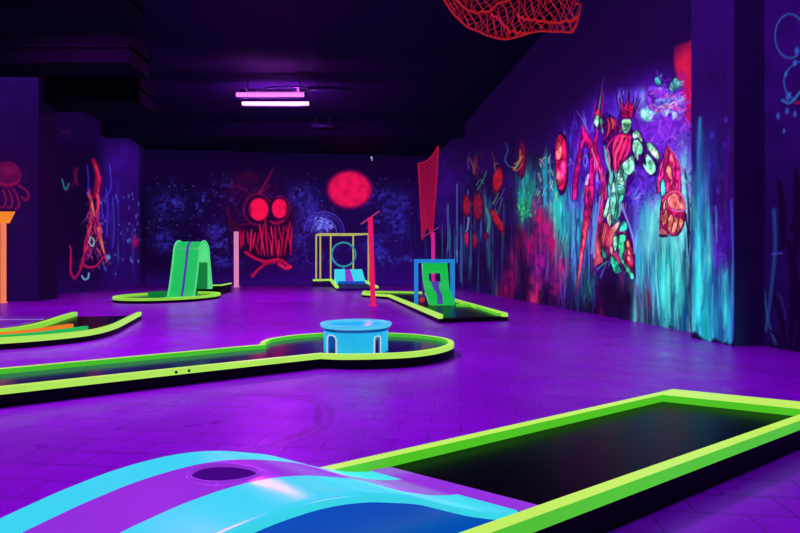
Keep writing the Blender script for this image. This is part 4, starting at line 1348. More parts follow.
# ---------------------------------------------------------------- left wall
def paint_left(cv, T, Z):
    x, y = cv.x, cv.y
    cv.all(np.ones(len(x)), (14, 2, 38))
    cv.all(0.8 * sstep(96, 112, x) * (1 - sstep(136, 142, x)), (40, 8, 100))  # strip catching more light, painted in as lighter purple
    cv.all(0.6 * sstep(250, 292, y), (34, 5, 84))
    cv.blob(104, 200, 9, 46, (40, 8, 120), 0.8, 0.4)
    cv.blob(122, 165, 16, 30, (52, 10, 124), 0.8, 0.4)
    cv.drips(96, 142, 185, 284, (46, 44, 160), 0.5, 0.5, 0.03, 0.55, 51)
    cv.drips(104, 142, 215, 284, (34, 110, 140), 0.45, 0.6, 0.03, 0.6, 52)
    for k in range(46):
        cv.ell(random.uniform(98, 140), random.uniform(190, 275), 0.7, random.uniform(0.8, 2.6), random.choice([(70, 70, 220), (50, 110, 190), (110, 80, 220)]), 0.5, 0.7)
    cv.blob(135, 242, 3, 5, (150, 10, 90), 0.8, 0.5)
    S = Q(60, 150, 3.807)
    cv.begin('painted_spider_figure')
    cv.stroke(S((128, 40), (142, 90), (138, 140), (130, 180)), 4.6, (150, 12, 56), 1.6, 0.85, w2=3)
    cv.stroke(S((136, 60), (150, 110), (142, 170)), 2.6, (214, 28, 70), 0.8, 0.9)
    cv.stroke(S((108, 165), (118, 190), (130, 250)), 3.2, (240, 120, 80), 0.7, 0.95, w2=2)
    cv.stroke(S((142, 170), (146, 215), (134, 250)), 2.6, (230, 50, 80), 0.7, 0.95)
    cv.stroke(S((112, 150), (116, 220), (112, 290), (96, 350), (88, 420), (70, 470), (52, 486), (40, 450), (42, 390), (38, 365)), 1.7, (190, 18, 78), 0.8, 0.9)
    cv.stroke(S((122, 260), (110, 310), (104, 360), (80, 440)), 2.6, (160, 16, 74), 1.0, 0.8)
    cv.stroke(S((138, 240), (150, 310), (160, 370), (172, 400), (180, 424), (166, 408), (140, 440), (108, 446), (90, 440)), 1.8, (200, 20, 80), 0.7, 0.9)
    cv.stroke(S((146, 300), (158, 350), (168, 390)), 3.6, (236, 120, 70), 0.8, 0.85, w2=1.5)
    for k in range(60):
        a, b = random.uniform(100, 154), random.uniform(230, 400)
        cv.stroke(S((a, b), (a + random.uniform(-10, 10), b + random.uniform(8, 30))), 1.0, random.choice([(220, 30, 90), (240, 90, 80), (180, 60, 160), (120, 30, 120)]), 0.5, 0.8, smooth=False)
    cv.end()
    cv.brush(120, mask='painted_spider_figure', length=(3, 10), width=(0.6, 1.2), spread=40, lo=0.4, hi=1.4, alpha=0.7)
    cv.stroke(S((50, 80), (62, 110), (40, 140), (24, 160)), 1.4, (110, 10, 60), 0.8, 0.6)
    cv.stroke(S((66, 70), (58, 100), (66, 130)), 3, (110, 10, 54), 1.4, 0.6)
    cv.stroke(S((8, 112), (20, 150), (34, 128)), 1.4, (40, 140, 150), 0.7, 0.8)
    cv.stroke(S((104, 60), (108, 110), (106, 170)), 1.6, (56, 30, 190), 0.8, 0.8)
    cv.stroke(S((118, 330), (112, 352), (124, 366), (130, 348), (124, 335)), 1.2, (130, 200, 210), 0.5, 0.9)
    cv.stroke(S((84, 480), (92, 492), (106, 488), (110, 470)), 1.8, (110, 170, 210), 0.6, 0.9)
    cv.ell(*S((184, 408))[0], 2.2, 2.6, (60, 150, 190), 0.4, 0.9)
    for pts in (S((190, 60), (192, 150), (160, 200), (165, 260)), S((176, 150), (182, 230), (178, 330)), S((200, 180), (206, 300), (200, 370))):
        cv.stroke(pts, 1.0, (70, 70, 220), 0.6, 0.7)
    cv.stroke([(55, 128), (62, 131), (66, 134), (72, 126)], 1.8, (100, 14, 40), 0.8, 0.7)
    cv.stroke([(60, 136), (66, 130), (71, 138)], 1.4, (100, 14, 40), 0.8, 0.6)
    cv.all(0.6 * (1 - sstep(138, 150, y)), (20, 3, 56))


LA = (xl(15.35), 15.35)
LB = (xl(8.2), 8.2)
xsl = np.linspace(145.9, 40, 210)
tl = np.clip(np.concatenate([ts_for(LA, LB, xsl), [1.0]]), 0, 1)
tl[0] = 0
painted_wall('wall_left', LA, LB, 0, H, tl, 215, paint_left, {'painted_spider_figure': 'red and orange long legged figure'})


# ---------------------------------------------------------------- left pier with painted jellyfish
def paint_pier(cv, T, Z):
    x, y = cv.x, cv.y
    cv.all(np.ones(len(x)), (22, 4, 56))
    cv.all(0.7 * (1 - sstep(85, 160, y)), (44, 10, 100))  # light on the upper face painted in as lighter violet
    cv.all(0.5 * sstep(0.4, 0.7, fbm(x * 0.04, y * 0.04, 7)), (26, 5, 66))
    cv.blob(8, 185, 20, 26, (52, 6, 66), 0.7, 0.4)
    S = Q(0, 150, 3.333)
    cv.begin('painted_jellyfish')
    cv.ell(*S((25, 82))[0], 13.5, 13.0, (112, 10, 66), 0.14, 0.9)
    cv.ell(*S((25, 80))[0], 11.5, 10.8, (74, 6, 60), 0.3, 0.8)
    cv.ell(*S((30, 70))[0], 7, 5, (120, 12, 72), 0.6, 0.7)
    cv.ring(*S((25, 96))[0], 12, 6, 1.6, (136, 14, 74), 0.9, 10, 170)
    for pts in ([(62, 118), (84, 132), (96, 150), (88, 168), (74, 158)], [(44, 130), (60, 160), (62, 188), (52, 196)], [(28, 134), (40, 160), (38, 188), (26, 192)], [(10, 134), (20, 160), (16, 186), (4, 190)]):
        cv.stroke(S(*pts), 2.2, (120, 14, 66), 0.7, 0.9)
    cv.end()


PE = (-5.72, 8.44)
PF = (PE[0] - 6.5 * 0.9936, PE[1] - 6.5 * 0.1129)
tpi = np.concatenate([np.linspace(0, 0.13, 110), np.linspace(0.14, 1, 12)])
painted_wall('wall_left_pier', PE, PF, 0, H, tpi, 215, paint_pier, {'painted_jellyfish': 'dim magenta jellyfish'})


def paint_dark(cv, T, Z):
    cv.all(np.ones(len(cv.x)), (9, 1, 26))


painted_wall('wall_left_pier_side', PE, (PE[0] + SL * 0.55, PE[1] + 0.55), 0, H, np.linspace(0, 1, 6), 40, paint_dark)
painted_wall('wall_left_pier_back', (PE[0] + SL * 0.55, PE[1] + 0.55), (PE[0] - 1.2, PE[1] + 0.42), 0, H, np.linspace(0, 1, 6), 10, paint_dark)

# ceiling duct on the left and beams
bm = bmesh.new()
for d0, z0, z1, xa in ((5.6, 3.25, 3.75, -2.95), (7.2, 3.3, 3.7, -3.65), (8.6, 3.2, 3.62, -4.2)):
    add_box(bm, (-13, d0, z0), (xa, d0 + 0.55, z1))
    add_box(bm, (-13, d0 - 0.03, z0 + 0.2), (xa, d0 + 0.58, z0 + 0.24))
struct(obj('trim_1', bm, plain('dark_duct', (17, 11, 30), 0.8, 0.08)))
bm = bmesh.new()
add_box(bm, (-7.4, 12.4, H - 0.32), (1.5, 12.7, H))
struct(obj('trim_2', bm, M_CEIL))
# ================================================================== LANES
GROUP_LANE = 'neon edged minigolf lanes'


def make_lane(name, label, loc, base_poly, surf_poly, z0, rails, surf_mat=M_FELT, mats=(M_TOP_LIT, M_SIDE_SHADED)):
    t = thing(name, label, 'minigolf lane', loc, GROUP_LANE)
    b = bmesh.new()
    poly_prism(b, base_poly, 0.001, z0 - 0.004)
    obj('base', b, M_BLACK, t)
    b = bmesh.new()
    poly_prism(b, surf_poly, z0 - 0.004, z0)
    obj('playing_surface', b, surf_mat, t)
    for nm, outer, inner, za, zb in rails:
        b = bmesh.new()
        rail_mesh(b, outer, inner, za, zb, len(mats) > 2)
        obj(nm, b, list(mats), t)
    return t


def line_x(p, d, q, e):
    """intersection of p+t d and q+s e"""
    det = d[0] * (-e[1]) + e[0] * d[1]
    r = (q[0] - p[0], q[1] - p[1])
    t = (r[0] * (-e[1]) + e[0] * r[1]) / det
    return Vector((p[0] + d[0] * t, p[1] + d[1] * t))


# ---- near lane
ZT, ZB, RW = 0.087, 0.0625, 0.030
a0, a1 = G(317, 468, ZT).xy, G(673, 389, ZT).xy
b0, b1 = G(560, 507.6, ZT).xy, G(800, 420.5, ZT).xy
e0, e1 = G(673, 389, ZT).xy, G(800, 401.5, ZT).xy
ul = (a1 - a0).normalized()
ur = (b1 - b0).normalized()
corner = line_x(b0, ur, e0, (e1 - e0))
L0 = a0 - ul * 0.86
R0 = b0 - ur * 0.98
poly = [L0, a1, corner, R0]                    # clockwise seen from above
inn = offset_line(poly, RW, closed=True)
_g = (corner - a1).normalized()
_w = Vector((_g.y, -_g.x)) * 0.12
inn[1] = line_x(inn[0], inn[1] - inn[0], a1 + _w, _g)
inn[2] = line_x(inn[3], inn[2] - inn[3], a1 + _w, _g)
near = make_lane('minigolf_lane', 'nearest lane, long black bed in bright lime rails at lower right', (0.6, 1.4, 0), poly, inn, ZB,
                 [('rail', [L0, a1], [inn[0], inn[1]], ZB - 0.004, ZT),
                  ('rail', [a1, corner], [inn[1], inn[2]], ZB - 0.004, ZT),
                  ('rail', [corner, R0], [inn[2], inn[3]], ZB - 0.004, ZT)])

# ---- striped bridge standing on the near lane
O2 = Vector((-0.024, 1.29))
U2 = Vector((0.84, 0.543))
W2 = Vector((0.313, -0.212))
prof_s = np.array([-1.06, -1.0, -0.94, -0.88, -0.757, -0.68, -0.61, -0.555, -0.5, -0.45, -0.4, -0.31, -0.2, -0.13, -0.07, 0.0])
prof_z = np.array([0.066, 0.068, 0.076, 0.094, 0.140, 0.164, 0.181, 0.189, 0.1925, 0.190, 0.182, 0.157, 0.108, 0.083, 0.070, 0.0655])
_sm = np.linspace(-1.06, 0, 213)
_zm = np.interp(_sm, prof_s, prof_z)
for _ in range(14):
    _zm[1:-1] = (_zm[:-2] + 2 * _zm[1:-1] + _zm[2:]) / 4


def hz(s):
    return float(np.interp(s, _sm, _zm))


def bp(s, t, dz=0.0):
    p = O2 + U2 * s + W2 * t
    return Vector((p.x, p.y, hz(s) + dz))


bridge = thing('hump_bridge', 'big cyan and purple striped hump bridge with a round hole in its crown', 'minigolf obstacle', (O2.x - 0.3, O2.y - 0.35, ZB))
HS, HT, HRS, HRT = -0.497, 0.435, 0.046, 0.135      # hole centre and radii in (s, t)
T0, T1, SEND = 0.25, 0.625, -0.06


def grid_patch(bm, ss, tt, fn):
    rows = [[bm.verts.new(fn(s, t)) for t in tt] for s in ss]
    for i in range(len(ss) - 1):
        for j in range(len(tt) - 1):
            bm.faces.new((rows[i][j], rows[i][j + 1], rows[i + 1][j + 1], rows[i + 1][j]))


def lip(s, t):
    """rounded lip at the outer edges of the deck"""
    dz = 0.0
    for q in (t, 1 - t):
        if q < 0.03:
            dz -= 0.012 * (1 - q / 0.03) ** 2
    p = bp(s, t, dz)
    p.z = max(p.z, ZB + 0.002)
    return p


for rng in ((0.0, T0), (T1, 1.0)):
    b = bmesh.new()
    tt = [0, 0.006, 0.015, 0.03] + list(np.linspace(0.06, 1, 8) * T0) if rng[0] == 0 else list(np.linspace(T1, 0.94, 8)) + [0.97, 0.985, 0.994, 1.0]
    tt = sorted(set(round(float(q), 5) for q in tt))
    grid_patch(b, list(np.linspace(-1.06, SEND, 120)), tt, lip)
    obj('side_stripe', b, M_CYAN, bridge, smooth=True)['label'] = 'cyan stripe'
# purple centre stripe with the hole cut out: two fan zones round the hole plus plain ends
b = bmesh.new()
sa, sb = HS - 0.12, HS + 0.12
grid_patch(b, list(np.linspace(-1.06, sa, 40)), list(np.linspace(T0, T1, 8)), lambda s, t: bp(s, t))
grid_patch(b, list(np.linspace(sb, SEND, 44)), list(np.linspace(T0, T1, 8)), lambda s, t: bp(s, t))
grid_patch(b, list(np.linspace(SEND, 0, 10)), list(np.linspace(0, 1, 12)), lambda s, t: bp(s, t))
NH = 48
hrim, hout = [], []
for k in range(NH):
    a = 2 * math.pi * k / NH
    c, s_ = math.cos(a), math.sin(a)
    hrim.append((HS + HRS * c, HT + HRT * s_))
    m = 1e9
    if c > 1e-9:
        m = min(m, (sb - HS) / c)
    if c < -1e-9:
        m = min(m, (sa - HS) / c)
    if s_ > 1e-9:
        m = min(m, (T1 - HT) / s_)
    if s_ < -1e-9:
        m = min(m, (T0 - HT) / s_)
    hout.append((HS + m * c, HT + m * s_))
rings = []
for f, dz in ((0.0, -0.004), (0.06, -0.001), (0.14, 0.0), (0.35, 0), (0.6, 0), (0.8, 0), (1.0, 0)):
    rings.append([b.verts.new(bp(h[0] * (1 - f) + o[0] * f, h[1] * (1 - f) + o[1] * f, dz)) for h, o in zip(hrim, hout)])
for i in range(len(rings) - 1):
    for k in range(NH):
        b.faces.new((rings[i][k], rings[i][(k + 1) % NH], rings[i + 1][(k + 1) % NH], rings[i + 1][k]))
# square corners of the fan
for (cs, ct) in ((sa, T0), (sa, T1), (sb, T0), (sb, T1)):
    ks = sorted(range(NH), key=lambda k: abs((hout[k][0] - cs) / 0.24) + abs((hout[k][1] - ct) / 0.375))
    on_s = [k for k in ks if abs(hout[k][0] - cs) < 1e-6]
    on_t = [k for k in ks if abs(hout[k][1] - ct) < 1e-6]
    if on_s and on_t and on_s[0] != on_t[0]:
        b.faces.new((b.verts.new(bp(cs, ct)), b.verts.new(bp(*hout[on_s[0]])), b.verts.new(bp(*hout[on_t[0]]))))
bmesh.ops.recalc_face_normals(b, faces=b.faces[:])
cst = obj('centre_stripe', b, M_PURP, bridge, smooth=True)
cst['label'] = 'purple stripe'
# hole tube
b = bmesh.new()
rr = [[b.verts.new(bp(h[0], h[1], -0.004 - 0.07 * f)) for h in hrim] for f in (0, 0.5, 1)]
for i in range(2):
    for k in range(NH):
        b.faces.new((rr[i][k], rr[i + 1][k], rr[i + 1][(k + 1) % NH], rr[i][(k + 1) % NH]))
b.faces.new(rr[2])
obj('hole_cup', b, M_PURPD, cst, smooth=True)
b = bmesh.new()
add_tube(b, [bp(HS + HRS * 1.06 * math.cos(2 * math.pi * k / 40), HT + HRT * 1.06 * math.sin(2 * math.pi * k / 40), -0.0005) for k in range(40)], 0.0035, 6, True)
obj('hole_rim', b, M_PURP, cst, smooth=True)
# side panels, their shade put into a darker cyan
for t in (0.022, 0.978):
    b = bmesh.new()
    ss = np.linspace(-1.05, -0.03, 110)
    lo = [b.verts.new((bp(s, t).x, bp(s, t).y, ZB + 0.001)) for s in ss]
    hi = [b.verts.new((bp(s, t).x, bp(s, t).y, max(ZB + 0.002, hz(s) - 0.004))) for s in ss]
    for i in range(len(ss) - 1):
        b.faces.new((lo[i], lo[i + 1], hi[i + 1], hi[i]))
    obj('side_panel', b, M_CYAN_SHADED, bridge)['label'] = 'cyan side panel darkened as shade'

# ---- middle lane with round end
ZT, ZB, RW = 0.080, 0.056, 0.034
near_px = [(-170, 405.8), (0, 387.6), (198, 366.5), (320, 353.8)]
ring_px = [(320, 353.8), (345, 354.6), (380, 354.0), (410, 352.6), (434, 349.6), (448, 346.2), (454, 342.6), (449, 338.9), (436, 336.2), (416, 334.0), (392, 332.7), (360, 332.0), (326, 332.6), (300, 334.2), (280, 336.6), (266, 339.2), (260, 342.6)]
far_px = [(260, 344.4), (230, 347.0), (198, 350.0), (0, 368.0), (-170, 383.6)]
nearp = [G(*p, ZT).xy for p in near_px]
ringp = [Vector(p) for p in cat([G(*p, ZT).xy for p in ring_px], 5)]
farp = [G(*p, ZT).xy for p in far_px]
# walk counter-clockwise from above (near edge left to right, ring, far edge back), inside lies to the left
chain = nearp[:-1] + ringp + farp
inn = offset_line(chain, -RW)
i0, i1 = len(nearp) - 1, len(nearp) - 1 + len(ringp) - 1
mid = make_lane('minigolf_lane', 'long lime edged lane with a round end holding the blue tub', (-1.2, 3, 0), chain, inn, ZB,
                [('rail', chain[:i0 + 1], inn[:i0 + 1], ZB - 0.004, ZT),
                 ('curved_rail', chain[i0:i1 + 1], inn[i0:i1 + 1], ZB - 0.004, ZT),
                 ('rail', chain[i1 + 1:], inn[i1 + 1:], ZB - 0.004, ZT)], M_FELT2, (M_TOP_LIT, M_LIMESIDE, M_INNER))
for x_ in (176, 189):
    b = bmesh.new()
    p = G(x_, 371.5 - 0.107 * (x_ - 182), 0.066)
    add_tube(b, [p + Vector((0.003, -0.006, 0)), p + Vector((-0.003, 0.008, 0))], 0.006, 10)
    obj('bolt', b, M_BLACK, [c_ for c_ in mid.children if c_.name.startswith('rail')][0])

# ---- blue tub
tc = G(356, 352.0, ZB).xy
tub = thing('round_tub', 'blue round tub with arched mouse holes and a wide rim', 'minigolf obstacle', (tc.x, tc.y, ZB))
R = 64 / 2 / F * tc.y
NT, NZ = 128, 26
zt = 0.55 - (322.9 - CY) / F * tc.y
arch = [(-0.73, 0.20, 0.78), (0.77, 0.12, 0.74), (2.4, 0.18, 0.66), (-2.4, 0.18, 0.66)]   # angle, half width, height share


def in_arch(th, h):
    for a, w, hh in arch:
        d = (th - a + math.pi) % (2 * math.pi) - math.pi
        if abs(d) < w:
            top = hh - (w * 0.9) + math.sqrt(max(0, 1 - (d / w) ** 2)) * (w * 0.9)
            if h < top:
                return True
    return False


def tubp(th, h, r):
    return (tc.x + r * math.sin(th), tc.y - r * math.cos(th), ZB + 0.001 + h * (zt - 0.021 - ZB))


b = bmesh.new()
for rad, flip in ((R, False), (R - 0.012, True)):
    grid = {}
    for i in range(NT):
        for j in range(NZ):
            th = 2 * math.pi * (i + 0.5) / NT
            if in_arch(th, (j + 0.5) / NZ):
                continue
            ks = [(i, j), (i + 1, j), (i + 1, j + 1), (i, j + 1)]
            vs = []
            for (ii, jj) in ks:
                key = (ii % NT, jj)
                if key not in grid:
                    grid[key] = b.verts.new(tubp(2 * math.pi * ii / NT, jj / NZ, rad))
                vs.append(grid[key])
            fc_ = b.faces.new(vs[::-1] if flip else vs)
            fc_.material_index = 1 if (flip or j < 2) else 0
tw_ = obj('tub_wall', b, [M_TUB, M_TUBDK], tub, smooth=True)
b = bmesh.new()
prof = [(R - 0.004, -0.052), (R + 0.002, -0.03), (R + 0.010, -0.020), (R + 0.018, -0.012), (R + 0.022, -0.002), (R + 0.018, 0.004), (R + 0.004, 0.004), (R - 0.012, 0.002), (R - 0.02, -0.010), (R - 0.05, -0.045), (R - 0.10, -0.07), (0.0, -0.078)]
rows = []
for rad, dz in prof:
    rows.append([b.verts.new((tc.x + rad * math.sin(2 * math.pi * k / NT), tc.y - rad * math.cos(2 * math.pi * k / NT), zt + dz)) for k in range(NT)])
for i in range(len(prof) - 1):
    for k in range(NT):
        f = b.faces.new((rows[i][k], rows[i][(k + 1) % NT], rows[i + 1][(k + 1) % NT], rows[i + 1][k]))
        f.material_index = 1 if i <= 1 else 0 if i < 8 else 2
bmesh.ops.remove_doubles(b, verts=b.verts[:], dist=1e-5)
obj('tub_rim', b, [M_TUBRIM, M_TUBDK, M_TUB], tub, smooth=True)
for a, w, hh in arch:
    b = bmesh.new()
    pts = []
    for k in range(25):
        d = -w + 2 * w * k / 24
        top = hh - w * 0.9 + math.sqrt(max(0, 1 - (d / w) ** 2)) * w * 0.9
        if k in (0, 24):
            pts.append(tubp(a + d, 0.04 if k == 0 else top, R + 0.003)) if k == 0 else None
            pts.append(tubp(a + d, top if k == 0 else top, R + 0.003))
            if k == 24:
                pts.append(tubp(a + d, 0.04, R + 0.003))
        else:
            pts.append(tubp(a + d, top, R + 0.003))
    add_tube(b, pts, 0.0042, 6)
    obj('arch_trim', b, M_WHITE, tw_, smooth=True)

# ---- left lane
ZT, ZB, RW = 0.080, 0.045, 0.04
out_px = [(-150, 344.5), (-60, 341.5), (0, 338.0), (40, 335.4), (82, 331.4), (104, 327.6), (119, 323.0)]
seg_px = [(119, 323.0), (141.5, 311.7)]
outp = [Vector(p) for p in cat([G(*p, ZT).xy for p in out_px], 4)]
segp = [G(*p, ZT).xy for p in seg_px]
backp = [G(141.5, 311.7, ZT).xy, G(100, 312.4, ZT).xy, G(60, 313.0, ZT).xy, G(0, 314.0, ZT).xy, G(-150, 318, ZT).xy]
chain = outp + [segp[1]] + backp[1:]
inn = offset_line(chain, -RW)
no = len(outp)
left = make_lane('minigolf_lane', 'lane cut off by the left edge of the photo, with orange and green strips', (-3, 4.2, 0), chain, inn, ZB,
                 [('curved_rail', chain[:no], inn[:no], ZB - 0.004, ZT), ('rail', chain[no - 1:no + 1], inn[no - 1:no + 1], ZB - 0.004, ZT)], M_FELT, (M_TOPF_LIT, M_LIMESIDE, M_INNER))
# inner curved divider rail with orange kick strip, and green lining of the outer rail
ip = [Vector(p) for p in cat([G(*p, ZT).xy for p in [(-150, 336.5), (-60, 333.5), (0, 329.2), (24, 325.8), (42, 321.6), (58, 316.6), (72, 312.4)]], 4)]
ii = offset_line(ip, 0.05)
b = bmesh.new()
rail_mesh(b, ip, ii, ZB, ZT + 0.004)
obj('inner_rail', b, [M_TOPF_LIT, M_SIDEF_SHADED], left)
op = [Vector(p) for p in cat([G(*p, 0.078).xy for p in [(-150, 339.4), (-60, 336.0), (0, 332.2), (30, 329.2), (68, 323.8)]], 4)]
b = bmesh.new()
rail_mesh(b, op, offset_line(op, 0.05), ZB, 0.078)
obj('orange_strip', b, M_ORSTRIP, left)
op = [Vector(p) for p in cat([G(*p, 0.076).xy for p in [(-150, 341.4), (-60, 338.2), (0, 334.8), (40, 331.6), (83, 326.0)]], 4)]
b = bmesh.new()
rail_mesh(b, op, offset_line(op, 0.05), ZB, 0.076)
obj('green_strip', b, M_GRSTRIP, left)


def bolt_mat():
    m, nt, b_ = new_mat('lightning_panel')
    N, L = nt.nodes, nt.links
    geo = N.new('ShaderNodeNewGeometry')
    no_ = N.new('ShaderNodeTexNoise')
    no_.inputs['Scale'].default_value = 1.6
    L.new(geo.outputs['Position'], no_.inputs['Vector'])
    vm = N.new('ShaderNodeVectorMath')
    vm.operation = 'MULTIPLY_ADD'
    vm.inputs[1].default_value = (0.6, 0.6, 0)
    L.new(no_.outputs['Color'], vm.inputs[0])
    L.new(geo.outputs['Position'], vm.inputs[2])
    vo = N.new('ShaderNodeTexVoronoi')
    vo.feature = 'DISTANCE_TO_EDGE'
    vo.inputs['Scale'].default_value = 1.3
    L.new(vm.outputs[0], vo.inputs['Vector'])
    rp = N.new('ShaderNodeValToRGB')
    rp.color_ramp.elements[0].position = 0.01
    rp.color_ramp.elements[0].color = (0.42, 0.2, 0.8, 1)
    rp.color_ramp.elements[1].position = 0.09
    rp.color_ramp.elements[1].color = (0.09, 0.01, 0.24, 1)
    L.new(vo.outputs['Distance'], rp.inputs['Fac'])
    L.new(rp.outputs['Color'], b_.inputs['Emission Color'])
    b_.inputs['Emission Strength'].default_value = 0.8
    b_.inputs['Base Color'].default_value = (0.1, 0.02, 0.25, 1)
    b_.inputs['Roughness'].default_value = 0.4
    return m


b = bmesh.new()
lp = [G(x_, y_, ZB + 0.003).xy for x_, y_ in ((-150, 334), (-20, 330), (10, 327), (30, 323.0), (46, 318.6), (56, 316.2), (20, 316.4), (-150, 320.5))]
poly_prism(b, lp, ZB, ZB + 0.003)
obj('lightning_panel', b, bolt_mat(), left)['label'] = 'purple panel with pale lightning lines'

# ---- loop lane (green ring)
ZT, ZB = 0.080, 0.045
rc, ra, rb = Vector((-3.87, 8.98)), 0.765, 1.12
circ = [Vector((rc.x + ra * math.cos(2 * math.pi * k / 72), rc.y + rb * math.sin(2 * math.pi * k / 72))) for k in range(72)]
inn = offset_line(circ, -0.07, closed=True)
loopl = thing('minigolf_lane', 'oval lime edged lane under the green loop on the far left', 'minigolf lane', (rc.x, rc.y, 0), GROUP_LANE)
b = bmesh.new()
poly_prism(b, circ, 0.001, ZB - 0.004)
obj('base', b, M_BLACK, loopl)
b = bmesh.new()
poly_prism(b, inn, ZB - 0.004, ZB)
obj('playing_surface', b, M_FELT2, loopl)
b = bmesh.new()
rail_mesh(b, circ + [circ[0]], inn + [inn[0]], ZB - 0.004, ZT)
obj('curved_rail', b, [M_TOPF_LIT, M_SIDEF_SHADED], loopl)
# exit lane behind the loop, raised
ea = [P(196, 284.6, 10.4), P(221, 284.4, 10.4), P(231, 278.8, 11.6), P(206, 279.2, 11.6)]
ex = thing('minigolf_lane', 'small raised dark lane behind the green loop with a thin pale edge', 'minigolf lane', (ea[0].x, ea[0].y, 0), GROUP_LANE)
ez = ea[0].z
b = bmesh.new()
poly_prism(b, [p.xy for p in ea], 0.001, ez - 0.03)
obj('base', b, M_BLACK, ex)
for i, j in ((0, 1), (1, 2), (3, 0)):
    b = bmesh.new()
    add_bar(b, (ea[i].x, ea[i].y, ez - 0.012), (ea[j].x, ea[j].y, ez - 0.012), 0.035, 0.022)
    obj('rail', b, M_TOPF_LIT if i < 2 else M_SIDEF_SHADED, ex)

# ---- green loop
lx0, lx1 = -3.745, -3.315
loop = thing('ramp_loop', 'tall green ramp loop with a thin violet centre stripe', 'minigolf obstacle', (-3.43, 8.7, ZB))
cy_, cr, top = 9.04, 0.215, 0.972
path = []
for k in range(8):                                # front leg, leaning a little
    f = k / 8
    path.append((8.60 + 0.225 * f ** 0.8, ZB + 0.024 + (top - cr - ZB - 0.024) * f))
for k in range(25):
    a = math.pi - math.pi * k / 24
    path.append((cy_ + cr * math.cos(a), top - cr + cr * math.sin(a)))
for k in range(1, 9):
    f = k / 8
    path.append((cy_ + cr + 0.15 * f, top - cr - (top - cr - 0.16) * f))
path = [(8.46, ZB + 0.022), (8.54, ZB + 0.023)] + path


def ribbon(bm, path, x0, x1, th, mat_o=0, mat_i=1):
    """band following path in the YZ plane: outer skin mat_o, inner skin mat_i"""
    n = len(path)
    nr = []
    for i in range(n):
        a, c = path[max(i - 1, 0)], path[min(i + 1, n - 1)]
        t = Vector((c[0] - a[0], c[1] - a[1])).normalized()
        nr.append(Vector((-t.y, t.x)))
    rows = []
    for i, (y_, z_) in enumerate(path):
        q = nr[i] * th
        rows.append([bm.verts.new((x0, y_, z_)), bm.verts.new((x1, y_, z_)),
                     bm.verts.new((x1, y_ - q.x, z_ - q.y)), bm.verts.new((x0, y_ - q.x, z_ - q.y))])
    fs = []
    for i in range(n - 1):
        a, c = rows[i], rows[i + 1]
        for k in range(4):
            f = bm.faces.new((a[k], a[(k + 1) % 4], c[(k + 1) % 4], c[k]))
            f.material_index = mat_i if k == 2 else mat_o
            fs.append(f)
    fs.append(bm.faces.new(rows[0]))
    fs.append(bm.faces.new(rows[-1]))
    bmesh.ops.recalc_face_normals(bm, faces=fs)


b = bmesh.new()
ribbon(b, path, lx0, lx1, 0.02)
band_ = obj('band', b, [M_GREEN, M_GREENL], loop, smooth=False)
for xa, xb in ((lx0 - 0.006, lx0 + 0.012), (lx1 - 0.012, lx1 + 0.006)):
    b = bmesh.new()
    ribbon(b, [(p[0], p[1]) for p in path[2:]], xa, xb, -0.022)
    obj('edge_lip', b, [M_GREENL, M_GREENL], band_)
xm = (lx0 + lx1) / 2 + 0.01
b = bmesh.new()
ribbon(b, path[2:], xm - 0.022, xm + 0.018, -0.006)
obj('centre_stripe', b, [M_STRIPE, M_STRIPE], band_)['label'] = 'violet centre stripe'
b = bmesh.new()
add_box(b, (lx0 + 0.02, cy_ + cr - 0.04, 0.16), (lx1 - 0.02, cy_ + cr - 0.015, 0.62))
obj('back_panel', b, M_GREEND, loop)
b = bmesh.new()
gp = [Vector(p) for p in cat([(-4.02, 8.5), (-4.02, 8.7), (-3.93, 8.86), (-3.78, 8.9), (-3.56, 8.9), (-3.35, 8.82), (-3.27, 8.6)], 5)]
rail_mesh(b, gp, offset_line(gp, 0.03), ZB + 0.001, ZB + 0.10)
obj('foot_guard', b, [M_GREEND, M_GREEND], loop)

# ---- gate lane
ZT, ZB, RW = 0.080, 0.045, 0.055
fl = G(439, 315, ZT).xy
fr = G(508, 313, ZT).xy
p_el = G(388, 294.6, ZT).xy
p_l = G(362, 292.8, ZT).xy
p_bl = P(363, 291.2, 10.35).xy
p_br = Vector((0.40, 10.0))
p_r = G(455, 298.6, ZT).xy
chain = [p_bl, p_l, p_el, fl, fr, p_r, p_br]       # counter-clockwise, inside to the left
inn = offset_line(chain, -RW, closed=True)
gl = make_lane('minigolf_lane', 'dogleg lime edged lane under the blue and green gate', (0.6, 6.6, 0), chain, inn, ZB,
               [('rail', [chain[i], chain[j]], [inn[i], inn[j]], ZB - 0.004, ZT) for i, j in ((0, 1), (1, 2), (2, 3), (4, 5), (5, 6), (6, 0))], M_FELT, (M_TOPF_LIT, M_LIMESIDE, M_SIDEF_SHADED))
# inner low ledge right of the gate
b = bmesh.new()
q0, q1, q2 = G(456, 304.2, ZB + 0.03).xy, G(472, 304.6, ZB + 0.03).xy, G(497, 313.0, ZB + 0.03).xy
q3 = Vector(inn[4]) + Vector((-0.02, 0.05))
rail_mesh(b, [q0, q1, q2], offset_line([q0, q1, q2], -0.045), ZB, ZB + 0.03)
obj('inner_ledge', b, [M_TOPF_LIT, M_SIDE_SHADED], gl)

